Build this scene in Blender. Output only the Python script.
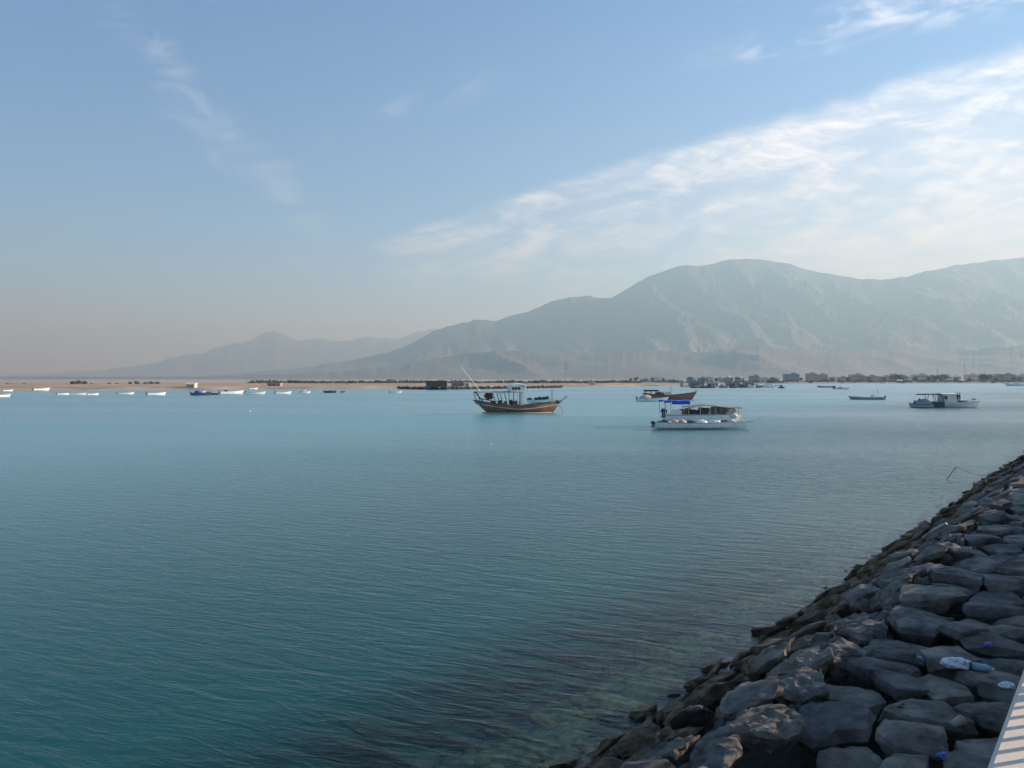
import bpy, bmesh, math, random
from mathutils import Vector, Matrix, noise, Euler
R = math.radians
random.seed(11)
for o in list(bpy.data.objects): bpy.data.objects.remove(o)
S = bpy.context.scene
C = S.collection
F = 745.0; U0 = 512.0; V0 = 380.0; CH = 4.4       # focal length in px, centre column, horizon row, eye height over the water

# ------------------------------------------------------------------ camera
cd = bpy.data.cameras.new('camera'); cam = bpy.data.objects.new('camera', cd); C.objects.link(cam)
cam.location = (0, 0, CH)
cam.rotation_euler = (R(90) - math.atan(4 / F), 0, 0)
cd.sensor_width = 36; cd.lens = 36 * F / 1024; cd.clip_start = 0.05; cd.clip_end = 90000
S.camera = cam

# ------------------------------------------------------------------ light
SUN_AZ, SUN_EL = 75, 20            # azimuth clockwise from +Y (straight ahead)
SKY_STRENGTH, SUN_STRENGTH, EXPOSURE = 0.096, 5.0, 1.0
HAZE_DENSITY = 1.75e-4
S.view_settings.view_transform = 'Standard'; S.view_settings.look = 'None'
S.view_settings.gamma = 1; S.view_settings.use_curve_mapping = False
S.view_settings.exposure = EXPOSURE
S.render.engine = 'CYCLES'
sv = Vector((math.sin(R(SUN_AZ)) * math.cos(R(SUN_EL)), math.cos(R(SUN_AZ)) * math.cos(R(SUN_EL)), math.sin(R(SUN_EL))))
ld = bpy.data.lights.new('sun', 'SUN'); ld.energy = SUN_STRENGTH; ld.angle = R(0.5); ld.color = (1, 0.94, 0.85)
sun = bpy.data.objects.new('sun', ld); C.objects.link(sun)
sun.rotation_euler = sv.to_track_quat('Z', 'Y').to_euler()

W = bpy.data.worlds.new('World'); S.world = W; W.use_nodes = True
nt = W.node_tree; nt.nodes.clear()
def N(t, **k):
    n = nt.nodes.new(t)
    for a, b in k.items(): setattr(n, a, b)
    return n
def sock(v, inp):
    if isinstance(v, (int, float)): inp.default_value = v
    else: nt.links.new(v, inp)
def M(op, a, b=0.0, c=0.0):
    n = N('ShaderNodeMath', operation=op); sock(a, n.inputs[0]); sock(b, n.inputs[1]); sock(c, n.inputs[2]); return n.outputs[0]
def sm(x, lo, hi, a=0.0, b=1.0):
    n = N('ShaderNodeMapRange', interpolation_type='SMOOTHSTEP'); sock(x, n.inputs[0]); sock(lo, n.inputs[1]); sock(hi, n.inputs[2]); sock(a, n.inputs[3]); sock(b, n.inputs[4]); return n.outputs[0]
sky = N('ShaderNodeTexSky', sky_type='NISHITA'); sky.sun_disc = False
sky.sun_elevation = R(SUN_EL); sky.sun_rotation = R(SUN_AZ); sky.altitude = 1500
sky.air_density = 1.0; sky.dust_density = 0.1; sky.ozone_density = 7.0
tc = N('ShaderNodeTexCoord'); sp = N('ShaderNodeSeparateXYZ'); nt.links.new(tc.outputs['Generated'], sp.inputs[0])
dx, dy, dz = sp.outputs
yy = M('MAXIMUM', dy, 0.08)
cu = M('DIVIDE', dx, yy); cv = M('DIVIDE', dz, yy)     # bearing and elevation tangents, fixed to the world
front = sm(dy, 0.05, 0.3)
def cnoise(a, b, sa, sb, detail, rough, off, dist=0.0):
    cb = N('ShaderNodeCombineXYZ'); sock(M('MULTIPLY', a, sa), cb.inputs[0]); sock(M('MULTIPLY', b, sb), cb.inputs[1]); cb.inputs[2].default_value = off
    n = N('ShaderNodeTexNoise'); n.inputs['Scale'].default_value = 1; n.inputs['Detail'].default_value = detail
    n.inputs['Roughness'].default_value = rough; n.inputs['Distortion'].default_value = dist
    nt.links.new(cb.outputs[0], n.inputs['Vector']); return n.outputs['Fac']
def streak(u0, v0, u1, v1, wa, wb, fin=0.08, fout=0.1, shift=0.0):
    """soft elongated mask between two bearings (given as px of a 745 px lens), half width wa -> wb below/above"""
    ax, ay = (u0 - U0) / F, (V0 - v0) / F; bx, by = (u1 - U0) / F, (V0 - v1) / F
    L = math.hypot(bx - ax, by - ay); ex, ey = (bx - ax) / L, (by - ay) / L
    s = M('ADD', M('MULTIPLY', M('SUBTRACT', cu, ax), ex), M('MULTIPLY', M('SUBTRACT', cv, ay), ey))
    n = M('ADD', M('MULTIPLY', M('SUBTRACT', cu, ax), -ey), M('MULTIPLY', M('SUBTRACT', cv, ay), ex))
    sn = M('DIVIDE', s, L)
    w = M('ADD', wa / F, M('MULTIPLY', M('MAXIMUM', sn, 0), (wb - wa) / F))
    q = M('DIVIDE', n, w)
    return s, n, sn, q
warp = M('MULTIPLY', M('SUBTRACT', cnoise(cu, cv, 7, 9, 4, 0.6, 5.1), 0.5), 0.9)
# the broad cirrus band climbing to the right
s, n, sn, q = streak(365, 252, 1040, 92, 12, 62)
q = M('ADD', q, warp)
m1 = M('MULTIPLY', sm(q, 1.0, 0.45), sm(q, -4.6, -0.2)); m1 = M('MULTIPLY', m1, M('MULTIPLY', sm(sn, -0.02, 0.1), sm(sn, 2.2, 1.5)))
f1 = cnoise(s, n, 8, 26, 10, 0.66, 1.3, 0.8); f2 = cnoise(s, M('ADD', n, M('MULTIPLY', s, 0.35)), 20, 75, 8, 0.65, 7.7, 0.9)
t1 = M('MULTIPLY', M('ADD', M('MULTIPLY', sm(f1, 0.36, 0.66), 0.8), 0.2), M('ADD', M('MULTIPLY', sm(f2, 0.32, 0.68), 0.55), 0.5))
c1 = M('MULTIPLY', m1, M('ADD', M('MULTIPLY', t1, 0.66), M('MULTIPLY', sm(sn, 0.15, 0.9), 0.17)))
c1 = M('MULTIPLY', c1, sm(sn, -0.05, 0.7, 0.8, 1.0))
# veil over the mountains on the right
s, n, sn, q = streak(620, 262, 1100, 225, 16, 40)
m2 = M('MULTIPLY', M('MULTIPLY', sm(q, 1.5, 0.0), sm(q, -2.5, 0.2)), sm(sn, 0.0, 0.6))
c2 = M('MULTIPLY', m2, M('ADD', 0.15, M('MULTIPLY', sm(cnoise(s, n, 5, 34, 6, 0.55, 3.1), 0.35, 0.7), 0.3)))
# streaks high on the right
s, n, sn, q = streak(660, 72, 1040, -25, 12, 30)
q = M('ADD', q, warp)
m3 = M('MULTIPLY', M('MULTIPLY', sm(q, 1.5, 0.0), sm(q, -1.5, 0.0)), sm(sn, 0.0, 0.4))
c3 = M('MULTIPLY', m3, M('MULTIPLY', sm(cnoise(s, n, 9, 30, 8, 0.6, 9.4, 0.4), 0.38, 0.7), 0.75))
# thin wisps on the left, falling to the right
s, n, sn, q = streak(100, 0, 330, 250, 20, 24)
q = M('ADD', q, M('MULTIPLY', warp, 5.0))
m4 = M('MULTIPLY', M('MULTIPLY', sm(q, 1.6, 0.0), sm(q, -1.6, 0.0)), M('MULTIPLY', sm(sn, -0.05, 0.15), sm(sn, 1.1, 0.8)))
c4 = M('MULTIPLY', m4, M('MULTIPLY', sm(cnoise(cu, cv, 9, 20, 9, 0.66, 2.4, 0.9), 0.38, 0.75), 0.20))
s, n, sn, q = streak(300, 150, 520, 60, 10, 20)
m5 = M('MULTIPLY', M('MULTIPLY', sm(q, 1.6, 0.0), sm(q, -1.6, 0.0)), M('MULTIPLY', sm(sn, 0, 0.3), sm(sn, 1.1, 0.7)))
c5 = M('MULTIPLY', m5, M('MULTIPLY', sm(cnoise(s, n, 9, 30, 6, 0.6, 4.4), 0.4, 0.75), 0.16))
cov = M('ADD', M('ADD', c1, c2), M('ADD', M('ADD', c3, c4), c5)); cov = M('MINIMUM', M('MULTIPLY', cov, front), 0.9)
# pale high veil thickening towards the sun's side
veil = M('MULTIPLY', sm(cu, -0.5, 1.2), M('MULTIPLY', sm(cv, 0.62, 0.05), 0.16)); veil = M('MULTIPLY', veil, front)
cov = M('MINIMUM', M('ADD', cov, veil), 0.92)
mix = N('ShaderNodeMix', data_type='RGBA'); nt.links.new(cov, mix.inputs[0]); nt.links.new(sky.outputs[0], mix.inputs[6])
mix.inputs[7].default_value = (7.6, 7.9, 8.1, 1)
bg = N('ShaderNodeBackground'); bg.inputs[1].default_value = SKY_STRENGTH
nt.links.new(mix.outputs[2], bg.inputs[0]); wo = N('ShaderNodeOutputWorld'); nt.links.new(bg.outputs[0], wo.inputs[0])

# ------------------------------------------------------------------ helpers
def material(name, col, rough=0.7, var=0.15, scale=6.0, metal=0.0, bump=0.0, bscale=30.0, spec=0.5, col2=None, obj_coords=True):
    m = bpy.data.materials.new(name); m.use_nodes = True; t = m.node_tree; b = t.nodes['Principled BSDF']
    tcn = t.nodes.new('ShaderNodeTexCoord'); nz = t.nodes.new('ShaderNodeTexNoise'); nz.inputs['Scale'].default_value = scale; nz.inputs['Detail'].default_value = 6
    t.links.new(tcn.outputs['Object'], nz.inputs['Vector'])
    rp = t.nodes.new('ShaderNodeValToRGB'); e = rp.color_ramp.elements
    e[0].position = 0.3; e[1].position = 0.7
    c2 = col2 if col2 else tuple(min(1, c * (1 + var)) for c in col)
    e[0].color = tuple(c * (1 - var) for c in col) + (1,); e[1].color = tuple(c2) + (1,)
    t.links.new(nz.outputs['Fac'], rp.inputs[0]); t.links.new(rp.outputs[0], b.inputs['Base Color'])
    b.inputs['Roughness'].default_value = rough; b.inputs['Metallic'].default_value = metal; b.inputs['Specular IOR Level'].default_value = spec
    if bump:
        n2 = t.nodes.new('ShaderNodeTexNoise'); n2.inputs['Scale'].default_value = bscale; n2.inputs['Detail'].default_value = 8
        t.links.new(tcn.outputs['Object'], n2.inputs['Vector'])
        bp = t.nodes.new('ShaderNodeBump'); bp.inputs['Strength'].default_value = 1; bp.inputs['Distance'].default_value = bump
        t.links.new(n2.outputs['Fac'], bp.inputs['Height']); t.links.new(bp.outputs[0], b.inputs['Normal'])
    return m

class MB:
    def __init__(s): s.v = []; s.f = []
    def add(s, vs, fs):
        k = len(s.v); s.v += [tuple(v) for v in vs]; s.f += [tuple(i + k for i in f) for f in fs]; return s
    def box(s, c, d, rot=None, taper=1.0):
        m = Euler(rot).to_matrix() if rot else Matrix.Identity(3)
        vs = []
        for z in (-1, 1):
            k = taper if z > 0 else 1
            for x, y in ((-1, -1), (1, -1), (1, 1), (-1, 1)):
                vs.append(Vector(c) + m @ Vector((x * d[0] / 2 * k, y * d[1] / 2 * k, z * d[2] / 2)))
        return s.add(vs, [(3, 2, 1, 0), (4, 5, 6, 7), (0, 1, 5, 4), (1, 2, 6, 5), (2, 3, 7, 6), (3, 0, 4, 7)])
    def tube(s, pts, r, n=6):
        pts = [Vector(p) for p in pts]; rs = r if isinstance(r, (list, tuple)) else [r] * len(pts)
        vs = []; fs = []
        for i, p in enumerate(pts):
            d = (pts[min(i + 1, len(pts) - 1)] - pts[max(i - 1, 0)]).normalized()
            a = d.cross(Vector((0, 0, 1)))
            if a.length < 1e-3: a = d.cross(Vector((1, 0, 0)))
            a.normalize(); b = d.cross(a)
            for k in range(n):
                t = 2 * math.pi * k / n; vs.append(p + (a * math.cos(t) + b * math.sin(t)) * rs[i])
        for i in range(len(pts) - 1):
            for k in range(n):
                fs.append((i * n + k, i * n + (k + 1) % n, (i + 1) * n + (k + 1) % n, (i + 1) * n + k))
        fs.append(tuple(range(n))[::-1]); fs.append(tuple(range((len(pts) - 1) * n, len(pts) * n)))
        return s.add(vs, fs)
    def lathe(s, prof, c=(0, 0, 0), n=16, rot=None):
        m = Euler(rot).to_matrix() if rot else Matrix.Identity(3); vs = []; fs = []
        for r, z in prof:
            for k in range(n):
                t = 2 * math.pi * k / n; vs.append(Vector(c) + m @ Vector((r * math.cos(t), r * math.sin(t), z)))
        for i in range(len(prof) - 1):
            for k in range(n): fs.append((i * n + k, i * n + (k + 1) % n, (i + 1) * n + (k + 1) % n, (i + 1) * n + k))
        fs.append(tuple(range(n))[::-1]); fs.append(tuple(range((len(prof) - 1) * n, len(prof) * n)))
        return s.add(vs, fs)
    def blob(s, c, d, seed=0, amp=0.18, sub=3, freq=2.0, flat=None):
        bm = bmesh.new(); bmesh.ops.create_icosphere(bm, subdivisions=sub, radius=1)
        vs = []
        for v in bm.verts:
            k = 1 + amp * noise.fractal(v.co * freq + Vector((seed * 3.1, seed * 1.7, 0)), 1.0, 2.0, 4)
            p = v.co * k
            if flat is not None and p.z < flat: p.z = flat
            vs.append(Vector(c) + Vector((p.x * d[0] / 2, p.y * d[1] / 2, p.z * d[2] / 2)))
        fs = [tuple(v.index for v in f.verts) for f in bm.faces]; bm.free()
        return s.add(vs, fs)
    def sheet(s, f, nu, nv, th=0.02):
        """a cloth or tarp of thickness th from f(a,b) -> point"""
        top = [Vector(f(i / nu, j / nv)) for i in range(nu + 1) for j in range(nv + 1)]
        bot = [p - Vector((0, 0, th)) for p in top]; k = len(top); W_ = nv + 1; fs = []
        for i in range(nu):
            for j in range(nv):
                a, b, c, d = i * W_ + j, (i + 1) * W_ + j, (i + 1) * W_ + j + 1, i * W_ + j + 1
                fs += [(a, b, c, d), (k + d, k + c, k + b, k + a)]
        for i in range(nu):
            a, b = i * W_, (i + 1) * W_; fs.append((b, a, k + a, k + b)); a, b = i * W_ + nv, (i + 1) * W_ + nv; fs.append((a, b, k + b, k + a))
        for j in range(nv):
            a, b = j, j + 1; fs.append((a, b, k + b, k + a)); a, b = nu * W_ + j, nu * W_ + j + 1; fs.append((b, a, k + a, k + b))
        return s.add(top + bot, fs)
    def build(s, name, mat, parent=None, smooth=False, loc=None):
        me = bpy.data.meshes.new(name); me.from_pydata(s.v, [], s.f)
        bm = bmesh.new(); bm.from_mesh(me); bmesh.ops.recalc_face_normals(bm, faces=bm.faces); bm.to_mesh(me); bm.free()
        me.materials.append(mat)
        if smooth:
            for p in me.polygons: p.use_smooth = True
        o = bpy.data.objects.new(name, me); C.objects.link(o)
        if parent: o.parent = parent
        if loc: o.location = loc
        return o
def tag(o, label=None, cat=None, group=None, kind=None):
    if label: o['label'] = label
    if cat: o['category'] = cat
    if group: o['group'] = group
    if kind: o['kind'] = kind
    return o
def thing(name, label, cat, loc=(0, 0, 0), rz=0.0, group=None):
    o = bpy.data.objects.new(name, None); C.objects.link(o); o.location = loc; o.rotation_euler = (0, 0, rz); o.empty_display_size = 0.2
    return tag(o, label, cat, group)
def copy_tree(o, parent=None):
    c = o.copy(); C.objects.link(c); c.parent = parent
    for ch in list(KIDS.get(o.name, [])) if False else [x for x in o.children]: copy_tree(ch, c)
    return c
KIDS = {}
def wl(u, v, z=0.0):                      # where the sight line through a pixel meets height z
    d = (CH - z) * F / (v - V0); return Vector(((u - U0) / F * d, d, z))
def at(u, v, d): return Vector(((u - U0) / F * d, d, CH + (V0 - v) / F * d))
DT = Vector((0.639, 0.769, 0)).normalized(); DP = Vector((DT.y, -DT.x, 0))     # along / across the breakwater
def tp(t, p, z): return Vector((DT.x * t + DP.x * p, DT.y * t + DP.y * p, z))
def to_tp(w): return w.x * DT.x + w.y * DT.y, w.x * DP.x + w.y * DP.y
P_WATER, P_CREST, P_LEDGE = -4.72, -2.3, -0.46
def bank_z(p):
    if p < P_WATER: return (p - P_WATER) * 0.42
    if p < P_CREST: return 1.68 * ((p - P_WATER) / (P_CREST - P_WATER)) ** 0.9
    return 1.68 + 0.05 * (p - P_CREST)

# ------------------------------------------------------------------ materials
def rock_material():
    m = bpy.data.materials.new('armour_stone'); m.use_nodes = True; t = m.node_tree; b = t.nodes['Principled BSDF']
    L = t.links.new; g = t.nodes.new('ShaderNodeNewGeometry'); oi = t.nodes.new('ShaderNodeObjectInfo')
    def nz(scale, detail=8, rough=0.6, dist=0.0, vec=None):
        n = t.nodes.new('ShaderNodeTexNoise'); n.inputs['Scale'].default_value = scale; n.inputs['Detail'].default_value = detail
        n.inputs['Roughness'].default_value = rough; n.inputs['Distortion'].default_value = dist; L(vec or g.outputs['Position'], n.inputs['Vector']); return n
    def ramp(src, els):
        r = t.nodes.new('ShaderNodeValToRGB'); L(src, r.inputs[0])
        while len(r.color_ramp.elements) < len(els): r.color_ramp.elements.new(0.5)
        for e, (p, c) in zip(r.color_ramp.elements, els): e.position = p; e.color = c + (1,)
        return r
    def mx(f, a, c, mode='MIX'):
        x = t.nodes.new('ShaderNodeMix'); x.data_type = 'RGBA'; x.blend_type = mode
        if isinstance(f, float): x.inputs[0].default_value = f
        else: L(f, x.inputs[0])
        L(a, x.inputs[6]); 
        if isinstance(c, tuple): x.inputs[7].default_value = c + (1,)
        else: L(c, x.inputs[7])
        return x.outputs[2]
    base = ramp(nz(2.3, 9, 0.65).outputs['Fac'], [(0.34, (0.07, 0.069, 0.066)), (0.5, (0.20, 0.195, 0.182)), (0.66, (0.38, 0.365, 0.335))])
    tint = ramp(oi.outputs['Random'], [(0.0, (0.72, 0.74, 0.8)), (0.5, (1, 1, 1)), (1.0, (1.35, 1.27, 1.18))])
    col = mx(1.0, base.outputs[0], tint.outputs[0], 'MULTIPLY')
    # lichen / salt speckle and rust stains
    col = mx(ramp(nz(26, 5, 0.7).outputs['Fac'], [(0.56, (0, 0, 0)), (0.74, (0.55, 0.55, 0.55))]).outputs[0], col, (0.23, 0.225, 0.21))
    col = mx(ramp(nz(0.9, 6, 0.6, 1.0).outputs['Fac'], [(0.66, (0, 0, 0)), (0.78, (0.6, 0.6, 0.6))]).outputs[0], col, (0.17, 0.085, 0.045))
    # weed and silt on the stones that the tide reaches
    sx = t.nodes.new('ShaderNodeSeparateXYZ'); L(g.outputs['Position'], sx.inputs[0])
    ad = t.nodes.new('ShaderNodeMath'); ad.operation = 'MULTIPLY_ADD'; L(nz(1.6, 6).outputs['Fac'], ad.inputs[0]); ad.inputs[1].default_value = 0.9; L(sx.outputs[2], ad.inputs[2])
    al = t.nodes.new('ShaderNodeMapRange'); al.inputs[1].default_value = 1.95; al.inputs[2].default_value = 1.35; al.inputs[3].default_value = 0; al.inputs[4].default_value = 0.85; L(ad.outputs[0], al.inputs[0])
    algae = ramp(nz(5, 8, 0.7, 0.4).outputs['Fac'], [(0.35, (0.024, 0.016, 0.008)), (0.5, (0.12, 0.077, 0.032)), (0.66, (0.36, 0.25, 0.12))])
    col = mx(al.outputs[0], col, algae.outputs[0])
    L(col, b.inputs['Base Color'])
    rr = ramp(sx.outputs[2], [(0.0, (0.35, 0.35, 0.35)), (0.35, (0.85, 0.85, 0.85))]); L(rr.outputs[0], b.inputs['Roughness'])
    b.inputs['Specular IOR Level'].default_value = 0.35
    # bedding planes + grain
    mp = t.nodes.new('ShaderNodeMapping'); L(g.outputs['Position'], mp.inputs[0]); mp.inputs['Rotation'].default_value = (0.3, 0.2, 0.4); mp.inputs['Scale'].default_value = (3, 3, 16)
    h1 = nz(1.0, 6, 0.6, 0.3, mp.outputs[0]); h2 = nz(9, 10, 0.72); h3 = nz(60, 4, 0.7)
    prev = None
    vo = t.nodes.new('ShaderNodeTexVoronoi'); vo.inputs['Scale'].default_value = 5.5; L(g.outputs['Position'], vo.inputs['Vector']); vo.feature = 'F1'
    bv = t.nodes.new('ShaderNodeBump'); bv.inputs['Distance'].default_value = 0.018; L(vo.outputs['Distance'], bv.inputs['Height']); prev = bv.outputs[0]
    for h, d in ((h1, 0.05), (h2, 0.08), (h3, 0.01)):
        bp = t.nodes.new('ShaderNodeBump'); bp.inputs['Distance'].default_value = d; L(h.outputs['Fac'], bp.inputs['Height'])
        if prev: L(prev, bp.inputs['Normal'])
        prev = bp.outputs[0]
    L(prev, b.inputs['Normal']); return m
M_ROCK = rock_material()
M_CORE = material('rubble_core', (0.035, 0.042, 0.03), 0.95, 0.5, 3.0, bump=0.1, bscale=4)
M_SUNK = material('submerged_stone', (0.52, 0.40, 0.14), 0.9, 0.6, 3.5, bump=0.06, bscale=7)

def water_material():
    m = bpy.data.materials.new('sea_water'); m.use_nodes = True; t = m.node_tree; t.nodes.clear(); L = t.links.new
    def n(ty, **k):
        x = t.nodes.new(ty)
        for a, b in k.items(): setattr(x, a, b)
        return x
    g = n('ShaderNodeNewGeometry')
    def math_(op, a, b=0.0, c=0.0):
        x = n('ShaderNodeMath', operation=op)
        for i, v in enumerate((a, b, c)):
            if isinstance(v, (int, float)): x.inputs[i].default_value = v
            else: L(v, x.inputs[i])
        return x.outputs[0]
    def rng(v, a, b, c, d):
        x = n('ShaderNodeMapRange', interpolation_type='SMOOTHSTEP'); L(v, x.inputs[0])
        for i, q in enumerate((a, b, c, d)): x.inputs[i + 1].default_value = q
        return x.outputs[0]
    def nz(rot, sc, detail=3, rough=0.5, dist=0.0):
        mp = n('ShaderNodeMapping', vector_type='TEXTURE'); L(g.outputs['Position'], mp.inputs[0]); mp.inputs['Rotation'].default_value = (0, 0, -rot); mp.inputs['Scale'].default_value = (1 / sc[0], 1 / sc[1], 1)
        x = n('ShaderNodeTexNoise'); x.inputs['Scale'].default_value = 1; x.inputs['Detail'].default_value = detail; x.inputs['Roughness'].default_value = rough; x.inputs['Distortion'].default_value = dist
        L(mp.outputs[0], x.inputs['Vector']); return x.outputs['Fac']
    patch = rng(nz(R(8), (0.006, 0.022), 4, 0.55), 0.35, 0.65, 0.35, 1.0)
    w1 = nz(R(24), (0.85, 3.1), 4, 0.58, 0.7); w2 = nz(R(14), (2.2, 8.0), 4, 0.6, 0.6); w3 = nz(R(38), (0.16, 0.5), 3, 0.5)
    h = math_('ADD', math_('MULTIPLY', w1, 0.11), math_('ADD', math_('MULTIPLY', w2, 0.036), math_('MULTIPLY', w3, 0.03)))
    h = math_('MULTIPLY', h, patch)
    bp = n('ShaderNodeBump'); bp.inputs['Distance'].default_value = 1.0; bp.inputs['Strength'].default_value = 1.0; L(h, bp.inputs['Height'])
    # teal body colour, greener near the shore and varying in broad drifts
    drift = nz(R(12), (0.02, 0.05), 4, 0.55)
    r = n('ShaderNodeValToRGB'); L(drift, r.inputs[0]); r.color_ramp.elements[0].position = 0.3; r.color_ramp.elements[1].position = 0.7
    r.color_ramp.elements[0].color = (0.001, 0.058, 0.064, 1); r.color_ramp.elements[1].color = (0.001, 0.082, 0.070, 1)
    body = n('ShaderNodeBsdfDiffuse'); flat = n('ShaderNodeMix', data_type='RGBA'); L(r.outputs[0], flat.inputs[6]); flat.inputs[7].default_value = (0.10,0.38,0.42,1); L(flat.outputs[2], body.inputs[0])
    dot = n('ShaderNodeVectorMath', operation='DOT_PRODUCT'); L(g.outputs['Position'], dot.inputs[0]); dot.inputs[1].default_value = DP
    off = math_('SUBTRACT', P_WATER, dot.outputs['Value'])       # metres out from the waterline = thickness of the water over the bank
    L(rng(off, -2, 60, 0.0, 1.0), flat.inputs[0])          # bright sky reflection on the far water, painted into the body colour
    clear = rng(off, 4.6, 1.9, 0.0, 0.97)
    inc = n('ShaderNodeVectorMath', operation='DOT_PRODUCT'); L(g.outputs['Incoming'], inc.inputs[0]); L(g.outputs['Normal'], inc.inputs[1])
    clear = math_('MULTIPLY', clear, rng(inc.outputs['Value'], 0.08, 0.33, 0.0, 1.0))          # a slanting look passes through more water
    clear = math_('MULTIPLY', clear, rng(math_('ADD', w1, math_('MULTIPLY', w2, 0.5)), 0.62, 0.86, 0.6, 1.0))
    tr = n('ShaderNodeBsdfTransparent'); tint = n('ShaderNodeMix', data_type='RGBA'); L(rng(off, 0.0, 3.0, 0.0, 1.0), tint.inputs[0])
    tint.inputs[6].default_value = (0.85, 0.95, 0.95, 1); tint.inputs[7].default_value = (0.75, 0.80, 0.58, 1); L(tint.outputs[2], tr.inputs[0])
    mb = n('ShaderNodeMixShader'); L(clear, mb.inputs[0]); L(body.outputs[0], mb.inputs[1]); L(tr.outputs[0], mb.inputs[2])
    gl = n('ShaderNodeBsdfGlossy'); gl.inputs['Roughness'].default_value = 0.26; L(bp.outputs[0], gl.inputs['Normal'])
    fr = n('ShaderNodeFresnel'); fr.inputs[0].default_value = 1.34; L(bp.outputs[0], fr.inputs['Normal'])
    ms = n('ShaderNodeMixShader'); L(fr.outputs[0], ms.inputs[0]); L(mb.outputs[0], ms.inputs[1]); L(gl.outputs[0], ms.inputs[2])
    o = n('ShaderNodeOutputMaterial'); L(ms.outputs[0], o.inputs[0]); return m
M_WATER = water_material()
M_SAND = material('spit_sand', (0.27, 0.20, 0.13), 0.95, 0.25, 0.05, col2=(0.50, 0.41, 0.28))
M_PLAIN = material('coastal_plain', (0.36, 0.34, 0.29), 0.95, 0.2, 0.004)
M_SEABED = material('seabed', (0.10, 0.11, 0.07), 0.95, 0.3, 0.5)
M_MOUNT = material('bare_mountain_rock', (0.028, 0.028, 0.028), 0.95, 0.2, 0.0016, col2=(0.038, 0.037, 0.036))
def foot_haze_tint():  # thicker haze at the mountain foot, painted as paler rock on the lower slopes
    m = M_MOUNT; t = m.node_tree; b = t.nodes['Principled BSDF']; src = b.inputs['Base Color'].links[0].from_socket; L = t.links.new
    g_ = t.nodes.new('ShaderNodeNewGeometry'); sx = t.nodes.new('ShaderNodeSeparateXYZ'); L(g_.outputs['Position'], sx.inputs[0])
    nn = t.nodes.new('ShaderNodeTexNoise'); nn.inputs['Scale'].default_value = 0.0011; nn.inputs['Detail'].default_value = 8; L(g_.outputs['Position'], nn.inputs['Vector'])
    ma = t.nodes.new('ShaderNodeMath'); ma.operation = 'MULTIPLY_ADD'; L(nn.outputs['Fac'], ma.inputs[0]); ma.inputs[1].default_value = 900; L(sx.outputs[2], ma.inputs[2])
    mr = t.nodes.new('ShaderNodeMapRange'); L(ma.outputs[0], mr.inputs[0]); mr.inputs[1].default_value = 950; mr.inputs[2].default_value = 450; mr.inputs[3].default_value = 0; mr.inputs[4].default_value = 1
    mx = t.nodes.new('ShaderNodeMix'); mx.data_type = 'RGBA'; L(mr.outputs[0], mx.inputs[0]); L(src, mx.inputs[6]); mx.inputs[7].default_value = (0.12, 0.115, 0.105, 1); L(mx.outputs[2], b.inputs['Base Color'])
foot_haze_tint()
M_CONC = material('promenade_concrete', (0.62, 0.57, 0.49), 0.85, 0.08, 3.0, bump=0.002, bscale=90)
M_WHITE = material('white_gelcoat', (0.78, 0.78, 0.76), 0.35, 0.08, 2.0)
M_CREAM = material('cream_paint', (0.68, 0.64, 0.55), 0.6, 0.1, 2.0)
M_GREYB = material('grey_boat_paint', (0.33, 0.37, 0.38), 0.5, 0.15, 2.0)
M_DARK = material('black_plastic', (0.02, 0.022, 0.027), 0.45, 0.2, 3.0)
M_NAVY = material('navy_cover', (0.015, 0.03, 0.075), 0.7, 0.2, 2.0)
M_BLUE = material('blue_awning', (0.015, 0.07, 0.42), 0.7, 0.15, 1.0)
M_TARP = material('grey_tarpaulin', (0.27, 0.27, 0.25), 0.85, 0.2, 1.5, bump=0.02, bscale=4)
M_BTARP = material('blue_grey_tarpaulin', (0.20, 0.27, 0.32), 0.85, 0.2, 1.5, bump=0.02, bscale=4)
M_WOOD = material('oiled_teak', (0.19, 0.075, 0.045), 0.6, 0.3, 1.5, col2=(0.27, 0.13, 0.08), bump=0.01, bscale=8)
M_WOODD = material('weathered_wood', (0.09, 0.065, 0.05), 0.8, 0.3, 1.5)
M_WOODR = material('red_stained_wood', (0.30, 0.10, 0.06), 0.6, 0.25, 1.5)
M_TRIM = material('bleached_wood', (0.5, 0.45, 0.38), 0.8, 0.15, 1.5)
M_GLASS = material('dark_glass', (0.03, 0.04, 0.05), 0.1, 0.1, 1.0)
M_STEEL = material('galvanised_steel', (0.5, 0.5, 0.5), 0.4, 0.1, 3.0, metal=0.8)
M_NET = material('brown_net', (0.13, 0.09, 0.06), 0.95, 0.4, 6.0, bump=0.05, bscale=10)
M_PINK = material('pale_pink_net', (0.55, 0.38, 0.36), 0.9, 0.3, 5.0, bump=0.03, bscale=12)
M_ROPE = material('rope', (0.2, 0.19, 0.17), 0.9, 0.1, 10.0)
M_LEAF = material('scrub_leaves', (0.085, 0.095, 0.06), 0.8, 0.35, 0.5)
M_BARK = material('bark', (0.10, 0.08, 0.06), 0.9, 0.2, 2.0)
M_SKIN = material('skin', (0.25, 0.14, 0.09), 0.6, 0.1, 3.0)
M_CLOTH = material('black_clothing', (0.015, 0.015, 0.018), 0.9, 0.2, 3.0)
M_CLOTH2 = material('dark_grey_clothing', (0.035, 0.037, 0.045), 0.9, 0.2, 3.0)
M_ORANGE = material('orange_paint', (0.62, 0.22, 0.14), 0.6, 0.15, 2.0)
WALLS = [material('wall_' + n_, c, 0.9, 0.08, 0.3) for n_, c in (('white', (0.66, 0.64, 0.6)), ('cream', (0.5, 0.45, 0.37)), ('tan', (0.38, 0.31, 0.25)), ('grey', (0.24, 0.25, 0.26)), ('rose', (0.36, 0.27, 0.24)))]

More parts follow.
